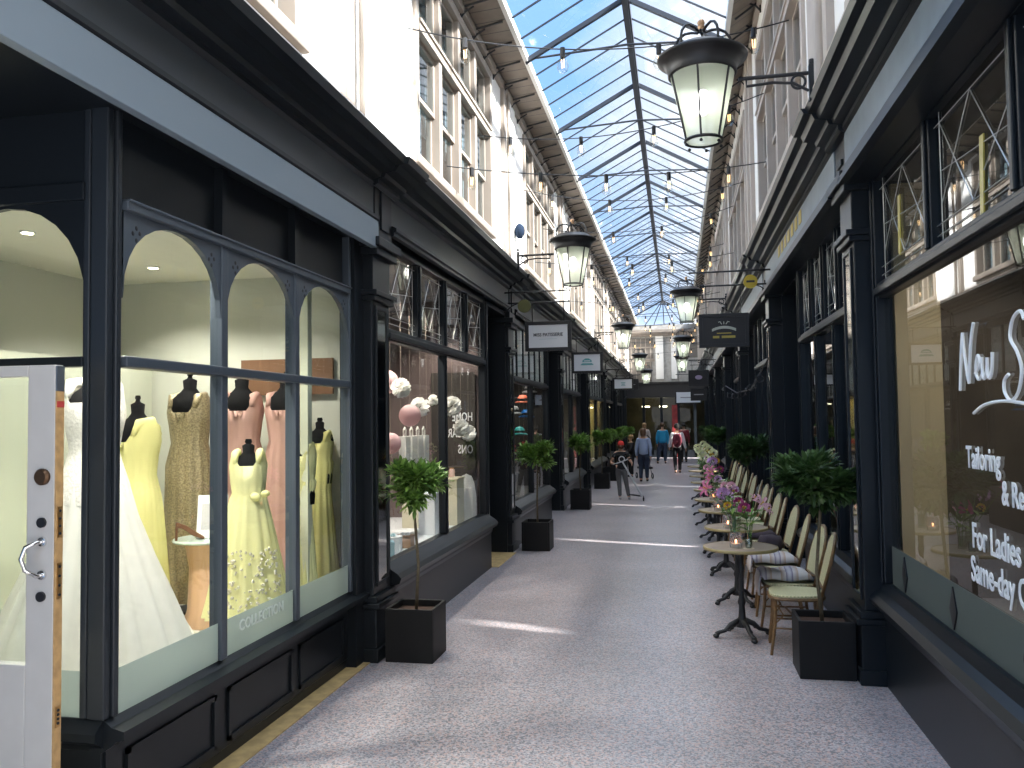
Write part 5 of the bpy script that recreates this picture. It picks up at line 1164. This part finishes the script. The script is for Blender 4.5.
sc_ = empty('kick_scooter', (-1.12, 18.42, 0), R(0), 'silver and black kick scooter tilted in front of the boy in the red cap', 'scooter')
dk = MB(); top_ = Vector((-.08, -.04, .86)); bot = Vector((.34, -.12, .10))
MB().tube([top_, bot], [.018, .024], 8).build('steering_tube', mat('pale_metal', (.5, .52, .53), .4), sc_)
MB().tube([top_+Vector((-.20, 0, -.06)), top_, top_+Vector((.20, .02, .08))], .013, 8).build('handlebar', mat('grey_metal', (.45, .46, .47), .4, metal=.5), sc_)
for q in (-1, 1): MB().tube([top_+Vector((.13*q, 0, .05*q)), top_+Vector((.21*q, .01, .08*q))], .019, 8).build('grip', BLK, sc_)
MB().prism([(-.05, 0), (.05, 0), (.05, .42), (-.05, .42)], 'z', 0, .02).xf(Matrix.Translation(bot+Vector((-.02, .05, .0))) @ Matrix.Rotation(R(35), 4, 'Z')).build('deck', BLK, sc_, bevel=.005)
for c_ in (bot+Vector((.03, -.03, -.04)), bot+Vector((-.30, .48, -.045))):
    MB().ring((0, 0, 0), .045, .012, 'x', 20, 8).lathe([(0, -.01), (.02, -.01), (.02, .01), (0, .01)], n=10).xf(Matrix.Translation(c_)).build('wheel', SHB, sc_, smooth=True)
person(-.96, 24.0, R(172), 1.52, 'woman in a pale blue shirt and dark jeans walking away with a shoulder bag', SKIN, HB, LBL, NAVY, SHB, dict(lf=(.055, .03, .03), rf=(-.05, -.05, .03), rk=(-.052, -.04, .28)), hair_long=True, build=1.12)
tag(MB().ball((-.70, 24.0, .86), .12, 10, (.35, .8, 1)).tube([(-.70, 24.0, .95), (-.74, 24.02, 1.2), (-.86, 24.0, 1.33)], .012, 6).build('shoulder_bag', BLK, smooth=True), 'dark shoulder bag at the side of the woman in pale blue', 'bag')
person(-.58, 33.5, R(175), 1.62, 'man in a turquoise shirt standing before the end shop', SKIN, HB, TURQ, NAVY, SHB, dict(lf=(.13, .0, .03), lk=(.10, 0, .28), rf=(-.06, .02, .03)), build=1.25)
bp_ = person(-.01, 27.7, R(178), 1.62, 'person in a white shirt and black trousers walking away under a maroon backpack', SKIN, HD, WHT, BLK, SHB, dict(lf=(.04, .06, .03), rf=(-.04, -.05, .03), rk=(-.045, -.03, .28), lh=(.16, -.02, .50), rh=(-.17, -.01, .48)), build=1.0)
e = empty('backpack', (-.01, 27.83-.28, .86), label='maroon backpack worn on the back of the person in the white shirt', cat='backpack')
MB().ball((0, 0, .21), .15, 14, (1, .55, 1.55), 10).build('pack', MAR, e, smooth=True); MB().ball((0, -.07, .12), .09, 10, (1, .5, .9), 8).build('pocket', MAR, e, smooth=True)
for q in (-1, 1): MB().tube([(q*.08, .04, .4), (q*.09, .12, .46), (q*.10, .2, .45)], .014, 6).build('shoulder_strap', MAR, e)
person(-1.42, 25.9, R(-60), 1.30, 'person in dark clothes crouched over a dark pushchair behind the boy', SKIN, HBL, BLK, BLK, SHB, dict(lh=(.1, -.2, .55), le=(.12, -.08, .64), rh=(-.1, -.2, .55), re=(-.12, -.08, .64)), build=1.1)
e = empty('pushchair', (-1.0, 25.2, 0), R(20), 'dark folded-hood pushchair between the boy and the woman in pale blue', 'pushchair')
MB().ball((0, 0, .52), .24, 14, (.8, 1, .9), 8).build('hood', BLK, e, smooth=True); MB().box(-.17, .17, -.3, .15, .30, .36).tube([(-.16, .28, .9), (-.16, -.25, .12)], .012, 6).tube([(.16, .28, .9), (.16, -.25, .12)], .012, 6).tube([(-.16, .28, .9), (.16, .28, .9)], .014, 6).build('chassis', BLACK, e)
for wx in (-.17, .17):
    for wy in (-.26, .2): MB().ring((0, 0, 0), .075, .016, 'x', 18, 6).xf(Matrix.Translation((wx, wy, .091))).build('wheel', SHB, e)
person(-1.35, 35.2, R(10), 1.62, 'distant person in a pale top standing left of the man in turquoise', SKIN, HBL, cl('pale_top', (.5, .45, .42)), NAVY, SHB, {}, hair_long=True)
person(.25, 34.6, R(170), 1.60, 'distant person in a dark red top by the end shop door', SKIN, HD, cl('dark_red_top', (.25, .03, .04)), BLK, SHB, {})
bpy.context.view_layer.update()
